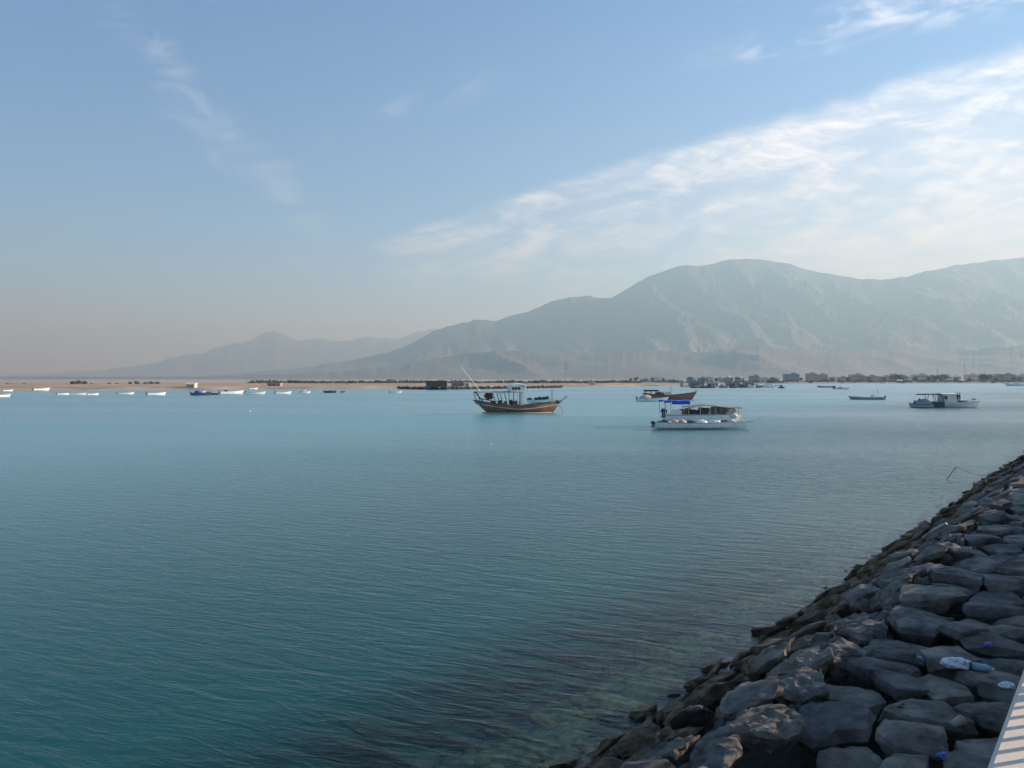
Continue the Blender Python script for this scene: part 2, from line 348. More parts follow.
# ------------------------------------------------------------------ terrain and water
def grid_obj(name, xs, ys, f, mat, kind='structure', smooth=True):
    vs = [f(a, b) for a in xs for b in ys]; n = len(ys); fs = []
    for i in range(len(xs) - 1):
        for j in range(n - 1): fs.append((i * n + j, (i + 1) * n + j, (i + 1) * n + j + 1, i * n + j + 1))
    me = bpy.data.meshes.new(name); me.from_pydata(vs, [], fs); me.materials.append(mat)
    for p in me.polygons: p.use_smooth = smooth
    o = bpy.data.objects.new(name, me); C.objects.link(o)
    if kind: o['kind'] = kind
    return o
def lin(a, b, n): return [a + (b - a) * i / (n - 1) for i in range(n)]
def interp(tab, x):
    if x <= tab[0][0]: return tab[0][1]
    for (a, b), (c, d) in zip(tab, tab[1:]):
        if x <= c: return b + (d - b) * (x - a) / (c - a)
    return tab[-1][1]
BX0, BX1, BY0, BY1 = -26000, 26000, -6000, 24000
g = MB(); g.add([(BX0, BY0, -5), (BX1, BY0, -5), (BX1, BY1, -5), (BX0, BY1, -5)], [(0, 1, 2, 3)])
g.build('seabed', M_SEABED)['kind'] = 'structure'
g = MB(); g.add([(BX0, BY0, 0), (BX1, BY0, 0), (BX1, BY1, 0), (BX0, BY1, 0)], [(0, 1, 2, 3)])
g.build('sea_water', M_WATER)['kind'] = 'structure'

# sand spit on the left: shoreline table in bearing px -> distance
SHORE = [(-400, 250), (-50, 290), (0, 298), (200, 328), (330, 364), (400, 386), (500, 430), (580, 489), (640, 540), (686, 560)]
def spit(u, b):
    d0 = interp(SHORE, u); w = 560 * min(1, max(0.02, (705 - u) / 160)); d = d0 + w * b ** 1.5
    z = -0.4 + 1.5 * min(1, b * 9) + 0.5 * noise.noise(Vector((u * 0.03, b * 5, 0))) * min(1, b * 5) - max(0, b - 0.93) * 30
    return ((u - U0) / F * d, d, z)
grid_obj('sand_spit', lin(-500, 700, 241), lin(0, 1, 34), spit, M_SAND)
FAR_SHORE = [(-600, 800), (400, 860), (560, 960), (640, 1040), (780, 950), (1024, 985), (1600, 1000)]
def plain(u, b):
    d0 = interp(FAR_SHORE, u); d = d0 + (21500 - d0) * b ** 3
    return ((u - U0) / F * d, d, -0.4 + 2.2 * min(1, b * 12) + 22 * b ** 2.2)
grid_obj('coastal_plain', lin(-600, 1600, 120), lin(0, 1, 40), plain, M_PLAIN)

RIDGE = [(-700, 377), (200, 376), (300, 368), (350, 360), (385, 353), (410, 344), (435, 330), (455, 324), (477, 319), (495, 320), (512, 315), (527, 311), (542, 305), (554, 300), (567, 296.5), (587, 295), (600, 297.5), (612, 297), (622, 291), (632, 286), (640, 280), (649, 275), (660, 271), (672, 267.5), (687, 263.5), (696, 265.5), (704, 264), (722, 259), (742, 257.5), (762, 258), (787, 262.5), (812, 270), (837, 274), (862, 278.5), (875, 277.5), (884, 279), (898, 276.5), (912, 275), (926, 270), (937, 268), (957, 262.5), (987, 259), (1024, 254), (1100, 252), (1250, 254), (1500, 262), (1900, 300)]
RIDGE2 = [(-700, 371), (-300, 374), (-100, 376), (0, 375), (60, 373), (110, 369), (150, 364), (178, 356), (200, 353), (220, 347), (236, 343), (250, 341), (257, 336), (264, 332.5), (272, 331), (281, 333.5), (288, 337), (300, 341), (312, 338.5), (320, 338), (332, 341), (345, 341), (358, 338), (370, 337), (385, 339), (400, 338), (410, 334), (417, 331), (430, 330), (470, 326), (560, 325), (900, 330), (1900, 345)]
RIDGE3 = [(-700, 377), (200, 377), (330, 372), (400, 365), (470, 352), (520, 350), (580, 357), (640, 349), (700, 352), (760, 345), (820, 353), (900, 346), (960, 350), (1024, 344), (1200, 340), (1900, 350)]
def range_obj(name, tab, yc, front, back, amp, seed, u0=-700, u1=1900, nu=760, nv=64, jag=0.9):
    def f(u, b):
        cy = yc + 700 * noise.noise(Vector((u * 0.006, seed, 0)))
        y = cy - front + (front + back) * b; s = (y - cy)
        k = max(0, 1 + s / front) if s < 0 else max(0, 1 - s / back)
        zc = (V0 - interp(tab, u) + jag * noise.fractal(Vector((u * 0.11, seed, 1)), 0.8, 2.1, 4)) / F * cy + CH; X = (u - U0) / F * y
        wx = 260 * noise.noise(Vector((X / 1500, y / 1500, seed + 3))); r_ = noise.ridged_multi_fractal(Vector(((X + wx) / 1500, (y - wx) / 2300, seed)), 0.8, 2.2, 8, 1.0, 2.0) / 2.2
        sp2 = 1 - abs(noise.noise(Vector(((X + wx) / 520 + y / 2500, y / 3600, seed + 9)))) * 2.2
        det = noise.fractal(Vector((X / 160, y / 240, seed)), 0.7, 2.2, 5)
        z = zc * ((k ** 1.2) * (1 + amp * (1.0 * r_ + 0.45 * sp2 - 1.0) * min(1, 3.2 * (1 - k) + 0.02)) + 0.03 * det * min(1, k * 3) * min(1, 4 * (1 - k) + .12)) - (4 if k <= 0 else 0)
        return (X, y, max(z, -3.0))
    return grid_obj(name, lin(u0, u1, nu), lin(0, 1, nv), f, M_MOUNT, smooth=False)
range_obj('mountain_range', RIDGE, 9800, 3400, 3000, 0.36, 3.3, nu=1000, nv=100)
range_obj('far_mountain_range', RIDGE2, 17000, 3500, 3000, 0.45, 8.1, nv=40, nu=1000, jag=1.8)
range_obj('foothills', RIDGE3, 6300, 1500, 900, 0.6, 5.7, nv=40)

# haze: one even box of dusty air round everything
HZ_TOP = 1850
hz = MB(); hz.box(((BX0 + BX1) / 2, (BY0 + BY1) / 2, (HZ_TOP - 6) / 2), (BX1 - BX0 + 400, BY1 - BY0 + 400, HZ_TOP + 6))
m = bpy.data.materials.new('dusty_air'); m.use_nodes = True; t = m.node_tree; t.nodes.clear()
pv = t.nodes.new('ShaderNodeVolumePrincipled'); pv.inputs['Color'].default_value = (0.41, 0.73, 1.0, 1); pv.inputs['Absorption Color'].default_value = (0.58, 0.58, 0.58, 1); pv.inputs['Density'].default_value = HAZE_DENSITY; pv.inputs['Anisotropy'].default_value = 0.2
om = t.nodes.new('ShaderNodeOutputMaterial'); t.links.new(pv.outputs[0], om.inputs['Volume'])
tag(hz.build('haze', m), kind='stuff')

# ------------------------------------------------------------------ promenade edge and railing
def slab(pts, t0, t1):
    mb = MB(); n = len(pts)
    mb.add([tp(t_, p, z) for t_ in (t0, t1) for p, z in pts], [tuple(range(n)), tuple(range(n, 2 * n))[::-1]] + [(i, (i + 1) % n, n + (i + 1) % n, n + i) for i in range(n)]); return mb
LZ = 2.8
slab([(-0.46, -0.5), (-0.46, LZ - 0.035), (-0.452, LZ - 0.012), (-0.435, LZ), (6, LZ), (6, -0.5)], -8, 62).build('promenade', M_CONC)['kind'] = 'structure'
rail = thing('railing', 'white metal balustrade along the promenade edge, out of frame, striping the ledge with shadow', 'railing', tp(4, 0.0, LZ), math.atan2(DT.y, DT.x))
r0, r1 = -8.0, 24.0
MB().box(((r0 + r1) / 2, 0, 1.05), (r1 - r0, 0.07, 0.05)).build('top_rail', M_WHITE, rail)
MB().box(((r0 + r1) / 2, 0, 0.08), (r1 - r0, 0.04, 0.03)).build('bottom_rail', M_WHITE, rail)
x = r0; first = None; bal = None; k = 0
bars = MB(); cnt = 0
POST0 = -0.93
while x < r1:
    q = (x - POST0) / 2.1
    if abs(q - round(q)) < 0.034:
        if first is None: first = MB().box((0, 0, 0.53), (0.05, 0.05, 1.0)).build('post', M_WHITE, rail); o = first
        else: o = first.copy(); C.objects.link(o)
        o.location = (x, 0, 0)
    elif -3.5 < x < 8.5:
        if bal is None: bal = MB().box((0, 0, 0.56), (0.02, 0.02, 0.93)).build('baluster', M_WHITE, rail); o = bal
        else: o = bal.copy(); C.objects.link(o)
        o.location = (x, 0, 0)
    else: bars.box((x, 0, 0.56), (0.02, 0.02, 0.93))
    x += 0.14
tag(bars.build('baluster', M_WHITE, rail), kind='stuff')

# ------------------------------------------------------------------ breakwater
core = []
grid_obj('breakwater_core', lin(-6, 64, 141), lin(-13, 0.2, 45), lambda t_, p: tp(t_, p, bank_z(p) - 0.42 + 0.12 * noise.noise(Vector((t_ * 1.3, p * 1.3, 0)))), M_CORE)

SEEDS_PX = [(830, 712), (861, 743), (815, 766), (856, 682), (878, 660), (791, 681), (762, 724), (718, 748), (757, 757), (940, 682), (950, 655), (928, 705), (992, 705), (920, 735), (915, 760), (987, 748), (905, 680), (1005, 657), (1000, 677), (995, 640), (1005, 627), (925, 634), (925, 620), (846, 643), (888, 648), (985, 617), (965, 629), (1018, 617), (1000, 606), (925, 600), (942, 580), (1000, 591), (960, 572), (1010, 578), (1016, 690), (960, 770)]
seeds = []
for u, v in SEEDS_PX:
    t_, p = to_tp(wl(u, v, 1.78))
    if p < -0.55: seeds.append((t_, p))
rs = random.Random(5)
TA, TB, PA, PB = 1.5, 60.0, -5.05, -0.52
def spacing(p): return 0.36 if p < -3.7 else (0.44 if p < P_CREST - 0.1 else 0.60)
for _ in range(60000):
    t_, p = rs.uniform(TA, TB), rs.uniform(PA, PB); sp_ = spacing(p) * rs.uniform(0.72, 1.4)
    if all((t_ - a) ** 2 + (p - b) ** 2 > sp_ * sp_ for a, b in seeds): seeds.append((t_, p))
def clip(poly, nx, ny, c):        # keep nx*x+ny*y <= c
    out = []
    for i in range(len(poly)):
        a, b = poly[i], poly[(i + 1) % len(poly)]; da = nx * a[0] + ny * a[1] - c; db = nx * b[0] + ny * b[1] - c
        if da <= 0: out.append(a)
        if (da < 0 < db) or (db < 0 < da):
            k = da / (da - db); out.append((a[0] + (b[0] - a[0]) * k, a[1] + (b[1] - a[1]) * k))
    return out
def rock_mesh(poly, seed, near, zone, low=False):
    rr = random.Random(seed); cx = sum(a for a, b in poly) / len(poly); cy = sum(b for a, b in poly) / len(poly)
    size = max(math.hypot(a - cx, b - cy) for a, b in poly)
    zt = bank_z(cy); slope = (bank_z(cy + 0.1) - bank_z(cy - 0.1)) / 0.2
    ta, tb = rr.gauss(0, 0.09), rr.gauss(0, 0.09)
    if zone == 'top': ta *= 0.6; tb *= 0.6
    if zone == 'slope': ta, tb = rr.gauss(0, 0.22), rr.gauss(-0.05, 0.22)
    rise = rr.uniform(-0.10, 0.10) + (0.13 if zone == 'crest' else 0) + (rr.uniform(-.1, .14) if zone == 'slope' else 0)
    def top(a, b): return zt + slope * (b - cy) + rise + ta * (a - cx) + tb * (b - cy)
    pts = []; n = len(poly); ring = []
    for i in range(n):
        a, b = poly[i]; c, d = poly[(i + 1) % n]; ring.append((a, b)); L_ = math.hypot(c - a, d - b)
        if L_ > 0.3: q = rr.uniform(0.35, 0.65); ring.append((a + (c - a) * q + rr.gauss(0, 0.03), b + (d - b) * q + rr.gauss(0, 0.03)))
    th = size * rr.uniform(0.5, 0.7)
    for a, b in ring:
        k1 = rr.uniform(0.99, 1.04); k2 = rr.uniform(0.84, 1.01); k3 = rr.uniform(0.62, 0.85)
        f = lambda k: (cx + (a - cx) * k, cy + (b - cy) * k)
        A = f(k1); pts.append((A[0], A[1], top(*A) - size * rr.uniform(0.12, 0.34)))
        A = f(k2); pts.append((A[0], A[1], top(*A) - (rr.uniform(0.0, 0.03) if rr.random() < .65 else rr.uniform(.04, .12))))
        A = f(k3); pts.append((A[0], A[1], top(*A) - th))
    for _ in range(2): pts.append((cx + rr.uniform(-.3, .3) * size, cy + rr.uniform(-.3, .3) * size, top(cx, cy) + rr.uniform(-0.02, 0.03)))
    bm = bmesh.new()
    for a, b, z in pts: bm.verts.new(tp(a, b, z))
    res = bmesh.ops.convex_hull(bm, input=bm.verts)
    bmesh.ops.delete(bm, geom=[g_ for g_ in bm.verts if not g_.link_faces], context='VERTS')
    bmesh.ops.triangulate(bm, faces=bm.faces)
    tgt = 0.03 if near > 0.004 else (0.055 if near > 0.0015 else (0.085 if near > 0.0006 else 0.15))
    for _ in range(5):
        es = [e for e in bm.edges if e.calc_length() > tgt * 1.7]
        if not es: break
        bmesh.ops.subdivide_edges(bm, edges=es, cuts=1); bmesh.ops.triangulate(bm, faces=bm.faces)
    it = 0
    for _ in range(it): bmesh.ops.smooth_vert(bm, verts=bm.verts, factor=0.5, use_axis_x=True, use_axis_y=True, use_axis_z=True)
    bm.normal_update()
    o3 = Vector((seed * 1.37, seed * 0.71, seed * 0.33)); rough = 2.8 if zone != 'top' else 1.0
    ax = Vector((rr.gauss(0, .3), rr.gauss(0, .3), 1)).normalized()
    for v in bm.verts:
        p_ = v.co
        d1 = noise.fractal(p_ * 1.8 + o3, 1.0, 2.0, 3) * 0.010
        q_ = p_ + o3; al = q_.dot(ax); lat = q_ - ax * al
        d2 = noise.noise(lat * 1.1 + ax * al * 9) * 0.018
        d3 = (abs(noise.noise(p_ * 7 + o3)) - 0.22) * -0.03
        d4 = noise.fractal(p_ * 14 + o3, 0.8, 2.0, 3) * 0.010
        vd = noise.voronoi(p_ * 4.2 + o3 + Vector((d1, d2, d3)) * 4)[0]; d5 = (0.35 - (vd[1] - vd[0])) * -0.035 if vd[1] - vd[0] < 0.35 else 0
        v.co = p_ + v.normal * (d1 + (d2 + d3 + d4 + d5) * rough) * min(1, size * 1.8)
    vs = [v.co.copy() for v in bm.verts]; fs = [tuple(v.index for v in f.verts) for f in bm.faces]; bm.free()
    return vs, fs, (cx, cy, zt)
rocks = []
for i, (t_, p) in enumerate(seeds):
    poly = [(TA, PA), (TB, PA), (TB, PB), (TA, PB)]
    for j, (a, b) in enumerate(seeds):
        if j == i or abs(a - t_) > 3 : continue
        nx, ny = a - t_, b - p; d = math.hypot(nx, ny)
        if d > 4: continue
        nx /= d; ny /= d; gap = 0.014 + 0.045 * ((i * 7 + j * 7) % 5) / 5
        poly = clip(poly, nx, ny, nx * (t_ + a) / 2 + ny * (p + b) / 2 - gap)
        if len(poly) < 3: break
    if len(poly) < 3: continue
    w = tp(t_, p, bank_z(p)); w0 = Vector((w.x, w.y, w.z - CH)); area = abs(sum(poly[k][0] * poly[(k + 1) % len(poly)][1] - poly[(k + 1) % len(poly)][0] * poly[k][1] for k in range(len(poly)))) / 2
    dist = w0.length; ins = w.y > 0.5 and -0.05 < (w.x / w.y * F + U0) / 1024 < 1.06 and (CH - w.z) / w.y * F + V0 < 800
    zone = 'slope' if p < P_CREST - 0.25 else ('crest' if p < P_CREST + 0.25 else 'top')
    rocks.append(dict(t=t_, p=p, poly=poly, near=area / dist ** 2 if ins else 0, area=area, zone=zone, seed=i + 1, dist=dist, u=w.x / max(w.y, .1) * F + U0, v=(CH - w.z) / max(w.y, .1) * F + V0))
rocks.sort(key=lambda r: -r['near'])
ONES = ['first', 'second', 'third', 'fourth', 'fifth', 'sixth', 'seventh', 'eighth', 'ninth', 'tenth', 'eleventh', 'twelfth', 'thirteenth', 'fourteenth', 'fifteenth', 'sixteenth', 'seventeenth', 'eighteenth', 'nineteenth']
TENS = {2: 'twent', 3: 'thirt', 4: 'fort', 5: 'fift', 6: 'sixt', 7: 'sevent', 8: 'eight', 9: 'ninet'}
def ordinal(n):
    if n < 20: return ONES[n - 1]
    if n >= 100: return 'hundred and ' + (ordinal(n - 100) if n > 100 else 'zeroth')
    a, b = divmod(n, 10); return TENS[a] + ('ieth' if b == 0 else 'y-' + ONES[b - 1])
ROWS = [(-9, -4.35, 'brown weedy stone at the waterline'), (-4.35, -3.6, 'brown stained boulder low on the slope'), (-3.6, -2.6, 'dark jagged boulder on the upper slope'),
        (-2.6, -1.95, 'sun-touched rough boulder on the crest'), (-1.95, -1.2, 'flat dark slab in the middle of the top'), (-1.2, 0, 'flat dark slab nearest the concrete ledge')]
SPECIAL = [((940, 682), 'wide flat dark slab just below the white plastic bag'), ((830, 712), 'big pale-topped flat boulder with sun stripes on its left end'), ((815, 766), 'long dark slab cut by the bottom edge of the photo'), ((920, 735), 'broad flat slab right of the black gap, above the blue scrap'), ((762, 724), 'layered boulder with light ledges and a rusty corner'), ((856, 682), 'long rounded dark boulder behind the big pale-topped one'), ((718, 748), 'steep dark boulder at the bottom left of the crest'), ((915, 760), 'flat slab that carries the blue plastic scrap')]
rows = {}
vis = [r for r in rocks[:300] if r['near'] > 0]
for r in sorted(vis, key=lambda r: r['t']):
    for a, b, txt in ROWS:
        if a <= r['p'] < b: rows.setdefault(txt, []).append(r); r['label'] = '%s, %s from the near end' % (txt, ordinal(len(rows[txt])))
for (u, v), txt in SPECIAL:
    r = min(vis, key=lambda r: (r['u'] - u) ** 2 + (r['v'] - v) ** 2); r['label'] = txt
rest = MB(); restn = []
for r in rocks:
    vs, fs, c = rock_mesh(r['poly'], r['seed'], r['near'], r['zone'])
    if 'label' in r:
        org = tp(c[0], c[1], c[2] - 0.2)
        me = bpy.data.meshes.new('boulder'); me.from_pydata([v - org for v in vs], [], fs); me.materials.append(M_ROCK)
        for pl in me.polygons: pl.use_smooth = True
        me.set_sharp_from_angle(angle=R(27))
        o = bpy.data.objects.new('boulder', me); C.objects.link(o); o.location = org
        tag(o, r['label'], 'boulder', 'boulders armouring the breakwater')
    else: rest.add(vs, fs)
o = rest.build('distant_boulders', M_ROCK, smooth=True); tag(o, 'small far boulders and hidden stones filling out the breakwater', 'boulders', 'boulders armouring the breakwater', 'stuff')
# pebbly rubble wedged between the boulders
rub = MB(); rr = random.Random(9)
for i in range(1300):
    t_ = 2.5 + 50 * rr.random() ** 1.8; p = rr.choice([rr.gauss(P_CREST, 0.35), rr.uniform(-5.2, -3.6), rr.uniform(-5.3, -4.3), rr.uniform(-4.4, -0.7)])
    if p > -0.6: continue
    s_ = rr.uniform(0.08, 0.24) * (1.0 if p < -1.9 else 0.6); z = bank_z(p) - (0.02 if p < -1.9 else 0.2) - rr.uniform(0.0, 0.12)
    k = len(rub.v); rub.blob((0, 0, 0), (s_, s_ * rr.uniform(.6, 1), s_ * rr.uniform(.5, .9)), seed=i, amp=0.5, sub=2, freq=1.6)
    ro = Euler((rr.random() * 3, rr.random() * 3, rr.random() * 3)).to_matrix(); c = tp(t_, p, z)
    for q in range(k, len(rub.v)): rub.v[q] = tuple(ro @ Vector(rub.v[q]) + c)
tag(rub.build('rubble', M_ROCK), 'loose broken rubble wedged into the gaps between the boulders', 'rubble', None, 'stuff')
# stones under water
sk = MB()
for i in range(2600):
    t_ = rr.uniform(3, 40); off = abs(rr.gauss(0, 2.2)); p = P_WATER - 0.15 - off
    if off > 4.4: continue
    s_ = rr.uniform(0.10, 0.42); cl = noise.noise(Vector((t_ * 0.42, p * 0.5, 4)))
    if cl < 0.02 + rr.gauss(0, 0.07) and off > 0.2: continue
    sk.blob(tp(t_, p, bank_z(p) * 0.85 - 0.18), (s_, s_ * rr.uniform(.6, 1), s_ * rr.uniform(.35, .6)), seed=i, amp=0.55, sub=2)
tag(sk.build('submerged_stones', M_SUNK, smooth=True), 'olive stones showing through the shallow water beside the rocks', 'stones', None, 'stuff')

# ------------------------------------------------------------------ litter and small things by the rocks
M_BAG = material('white_plastic', (0.62, 0.68, 0.75), 0.4, 0.1, 12.0, bump=0.006, bscale=60)
M_CLEAR = material('milky_plastic', (0.36, 0.42, 0.46), 0.25, 0.3, 14.0, bump=0.006, bscale=60)
M_PURPLE = material('purple_plastic', (0.16, 0.10, 0.36), 0.4, 0.2, 20.0)
M_CYAN = material('pale_blue_plastic', (0.22, 0.42, 0.52), 0.3, 0.2, 14.0)
M_BLUEP = material('bright_blue_plastic', (0.02, 0.13, 0.45), 0.45, 0.2, 14.0)
deps = None
def rest_on(u, v, z0=1.78):
    """first rock surface along the sight line"""
    global deps
    if deps is None: bpy.context.view_layer.update(); deps = bpy.context.evaluated_depsgraph_get()
    d = (at(u, v, 1.0) - Vector((0, 0, CH))).normalized(); best = None
    o_ = Vector((0, 0, CH)); gone = 0
    for _ in range(12):
        hit, loc, nor, idx, ob, mt = S.ray_cast(deps, o_, d)
        if not hit: break
        if ob.name.split('.')[0] in ('boulder', 'distant_boulders', 'rubble', 'promenade'): return loc
        o_ = loc + d * 0.01
    return wl(u, v, z0)
def crumple(name, label, cat, u, v, dims, mat, seed, amp=0.55, rz=0.0):
    b = MB().blob((0, 0, 0), dims, seed=seed, amp=amp, sub=4, freq=1.5, flat=-0.45); loc = rest_on(u, v)
    o = b.build(name, mat, None, smooth=False, loc=loc + Vector((0, 0, dims[2] * 0.2))); o.rotation_euler = (0, 0, rz); return tag(o, label, cat)
crumple('plastic_bag', 'crumpled white plastic bag lying on the dark slabs', 'bag', 957, 667, (0.24, 0.16, 0.11), M_BAG, 1, 0.45)
crumple('plastic_bag', 'torn milky see-through bag caught in a gap left of the white bag', 'bag', 921, 664, (0.15, 0.11, 0.09), M_CLEAR, 2, 0.4)
crumple('plastic_bag', 'small bluish-white bag tucked against the concrete ledge', 'bag', 1008, 688, (0.13, 0.10, 0.06), M_BAG, 4, 0.35)
crumple('plastic_scrap', 'bright blue plastic scrap lying on the rocks at the bottom edge', 'litter', 946, 757, (0.11, 0.07, 0.03), M_BLUEP, 5, 0.5, 0.5)
crumple('toy_ball', 'small crushed purple ball in a crack between slabs', 'ball', 989, 647, (0.08, 0.075, 0.065), M_PURPLE, 6, 0.12)
l_ = rest_on(983, 672); t = thing('plastic_bottle', 'pale blue crushed bottle on its side right of the white bag', 'bottle', l_ + Vector((0, 0, 0.035)), -0.5); t.scale = (.75, .8, .8)
MB().lathe([(0.02, -0.11), (0.042, -0.1), (0.043, -0.03), (0.038, 0.0), (0.043, 0.04), (0.03, 0.08), (0.014, 0.1)], rot=(0, R(90), 0)).build('bottle_body', M_CYAN, t, True)
MB().lathe([(0.016, 0.1), (0.016, 0.125)], rot=(0, R(90), 0)).build('cap', M_BAG, t)
l_ = rest_on(958, 727); t = thing('paper_cup', 'pale crushed cup in a crack between the near slabs', 'cup', l_ + Vector((0, 0, 0.03)), 0.4)
MB().lathe([(0.024, -0.05), (0.025, -0.045), (0.036, 0.05), (0.033, 0.05), (0.022, -0.04)], rot=(0, R(80), 0)).build('cup_wall', material('dirty_paper', (0.33, 0.32, 0.29), 0.8, 0.1), t, True)
MB().lathe([(0.038, 0.05), (0.038, 0.056), (0.034, 0.056), (0.034, 0.05)], rot=(0, R(80), 0)).build('rim', M_TRIM, t, True)
a = rest_on(924, 541); b = rest_on(947, 527)
dd = (b - a); o = MB().tube([a + Vector((0, 0, .07)), a + dd * 0.5 + Vector((0, 0, .09)), b + Vector((0, 0, .07))], 0.028, 8).build('metal_pipe', M_GREYB)
tag(o, 'pale straight pipe lying on the seaward slope of the rocks', 'pipe')
# stake in the water with a slack line to the rocks
b0 = wl(947, 479.6); tp_ = at(956.5, 466.7, b0.y); r_end = rest_on(990, 478) + Vector((0, 0, 0.04))
st = thing('mooring_stake', 'thin leaning stake standing in the water off the far rocks', 'stake', b0)
MB().tube([(-0.25, 0, -0.35), tuple(tp_ - b0)], 0.014, 6).build('pole', M_WOODD, st)
pts = []
for i in range(13):
    k = i / 12; q = (tp_ - b0).lerp(r_end - b0, k); q.z -= 0.07 * math.sin(math.pi * k); pts.append(q)
o = MB().tube([tuple(q + b0) for q in pts], 0.008, 5).build('slack_line', M_ROPE); tag(o, 'thin slack line sagging from the stake to the rocks', 'line')
for u, v, lab in ((491, 444, 'small white float bobbing below the big wooden dhow'), (250, 411.5, 'tiny white float on the open water left of the dhow')):
    p0 = wl(u, v); t = thing('mooring_float', lab, 'float', p0, 0, 'floats on open water')
    s_ = p0.y / 51 * 0.5
    MB().lathe([(0.02 * s_, -0.1 * s_), (0.1 * s_, -0.04 * s_), (0.13 * s_, 0.04 * s_), (0.09 * s_, 0.12 * s_), (0.02 * s_, 0.15 * s_)], n=12).build('float_body', M_WHITE, t, True)
    MB().tube([(0, 0, 0.14 * s_), (0, 0, 0.22 * s_)], 0.02 * s_, 6).build('ring', M_DARK, t)

# ------------------------------------------------------------------ boats
def hull(L, B, fb, bow_up=0.3, stern_up=0.05, draft=0.25, rb=0.5, rst=0.0, transom=0.8, floor=0.15, full=0.45, N_=22, m_=6, gun=0.06):
    ss = [0, 0.012] + [i / N_ for i in range(1, N_)] + [0.985, 1.0]; rings = []
    zmax = fb + bow_up
    for idx, s in enumerate(ss):
        b = B / 2 * (transom + (1 - transom) * math.sin(min(1, s / full) * math.pi / 2)) if s < full else B / 2 * max(0.012, 1 - ((s - full) / (1 - full)) ** 2.3)
        zs = fb + bow_up * max(0, (s - 0.4) / 0.6) ** 2 + stern_up * max(0, (0.45 - s) / 0.45) ** 1.7
        zk = -draft + draft * 0.9 * max(0, (s - 0.8) / 0.2) ** 2
        X = lambda z: -L / 2 + L * s + rb * max(0, s - 0.5) * 2 * max(s, 0) ** 3 * (z / zmax) - rst * max(0, 1 - 2.2 * s) ** 1.3 * (z / (fb + stern_up))
        out = []
        for j in range(m_ + 1):
            q = j / m_; z = zk + (zs - zk) * q; out.append((b * math.sin(q * math.pi / 2) ** 0.62, z))
        end = idx in (0, len(ss) - 1); fl = zs - 0.01 if end else max(zk + 0.1, min(floor + (0.35 * (zs - floor) if s > 0.8 else 0), zs - 0.02))
        gb = max(b - gun, b * 0.4); inner = [(gb, zs), (gb * 0.96, fl)]
        ring = [(X(z), y, z) for y, z in out + inner] + [(X(z), -y, z) for y, z in (out[1:] + inner)[::-1]]
        rings.append(ring)
    mb = MB(); n = len(rings[0]); vs = [v for r_ in rings for v in r_]; fs = []
    for i in range(len(rings) - 1):
        for k in range(n): fs.append((i * n + k, i * n + (k + 1) % n, (i + 1) * n + (k + 1) % n, (i + 1) * n + k))
    fs.append(tuple(range(n))); fs.append(tuple(range((len(rings) - 1) * n, len(rings) * n)))
    mb.add(vs, fs)
    port = [r_[m_] for r_ in rings]; star = [(a, -b, c) for a, b, c in port]
    return mb, port, star
def rail_mb(port, star, r, dz=0.0):
    mb = MB(); mb.tube([(a, b, c + dz) for a, b, c in port], r, 5); mb.tube([(a, b, c + dz) for a, b, c in star], r, 5); return mb
def outboard(parent, x, y, z, s=1.0, mat=None):
    s *= 0.72
    e = MB().box((x - 0.12 * s, y, z + 0.28 * s), (0.42 * s, 0.3 * s, 0.34 * s), (0, 0.15, 0), 0.82).box((x - 0.14 * s, y, z + 0.48 * s), (0.3 * s, 0.22 * s, 0.1 * s), (0, 0.15, 0), 0.7).build('outboard_motor', mat or M_DARK, parent)
    MB().box((x - 0.16 * s, y, z - 0.1 * s), (0.14 * s, 0.1 * s, 0.5 * s)).box((x - 0.2 * s, y, z - 0.35 * s), (0.3 * s, 0.06 * s, 0.08 * s)).build('leg', mat or M_DARK, e)
    return e
def skiff(name, label, cat, L, hm=None, load=None, console=False, motors=1, group=None, fb=0.55, B=None, posts=False):
    t = thing(name, label, cat, group=group); B = B or L * 0.26
    h, p_, s_ = hull(L * 0.93, B, fb, bow_up=fb * 0.5, draft=0.2, rb=L * 0.07, floor=0.12)
    h.build('hull', hm or M_WHITE, t); rail_mb(p_, s_, 0.035).build('rub_rail', M_GREYB if hm is None else M_DARK, t)
    for x_ in (-0.18, 0.08, 0.26): MB().box((x_ * L, 0, fb * 0.72), (0.28, B * 0.86 * (1 if x_ < .2 else .8), 0.05)).build('thwart', M_CREAM, t)
    for k in range(motors): outboard(t, -L * 0.465 - 0.05, (k - (motors - 1) / 2) * 0.45, fb * 0.95, 1.1)
    if console:
        c_ = MB().box((-L * 0.05, 0, fb + 0.25), (0.6, 0.7, 0.9), None, 0.85).build('console', M_WHITE, t)
        MB().box((L * 0.0 + 0.0, 0, fb + 0.85), (0.05, 0.6, 0.35), (0, -0.4, 0)).build('windscreen', M_GLASS, c_)
    if load:
        for k in range(3): MB().blob((-L * 0.25 + k * L * 0.17, 0, fb + 0.03), (L * 0.16, B * 0.7, 0.36 + 0.1 * k), seed=k + int(L * 10), amp=0.4, sub=3, freq=2).build('net_pile', load, t, True)
    return t
TURN = R(0)
def place(o, u, v, rz=0.0, scale=1.0):
    p0 = wl(u, v); o.location = p0; rz += TURN; o.rotation_euler = (0, 0, rz + math.atan2(-(p0.x), p0.y)); o.scale = (scale,) * 3; return o

TURN = R(12)
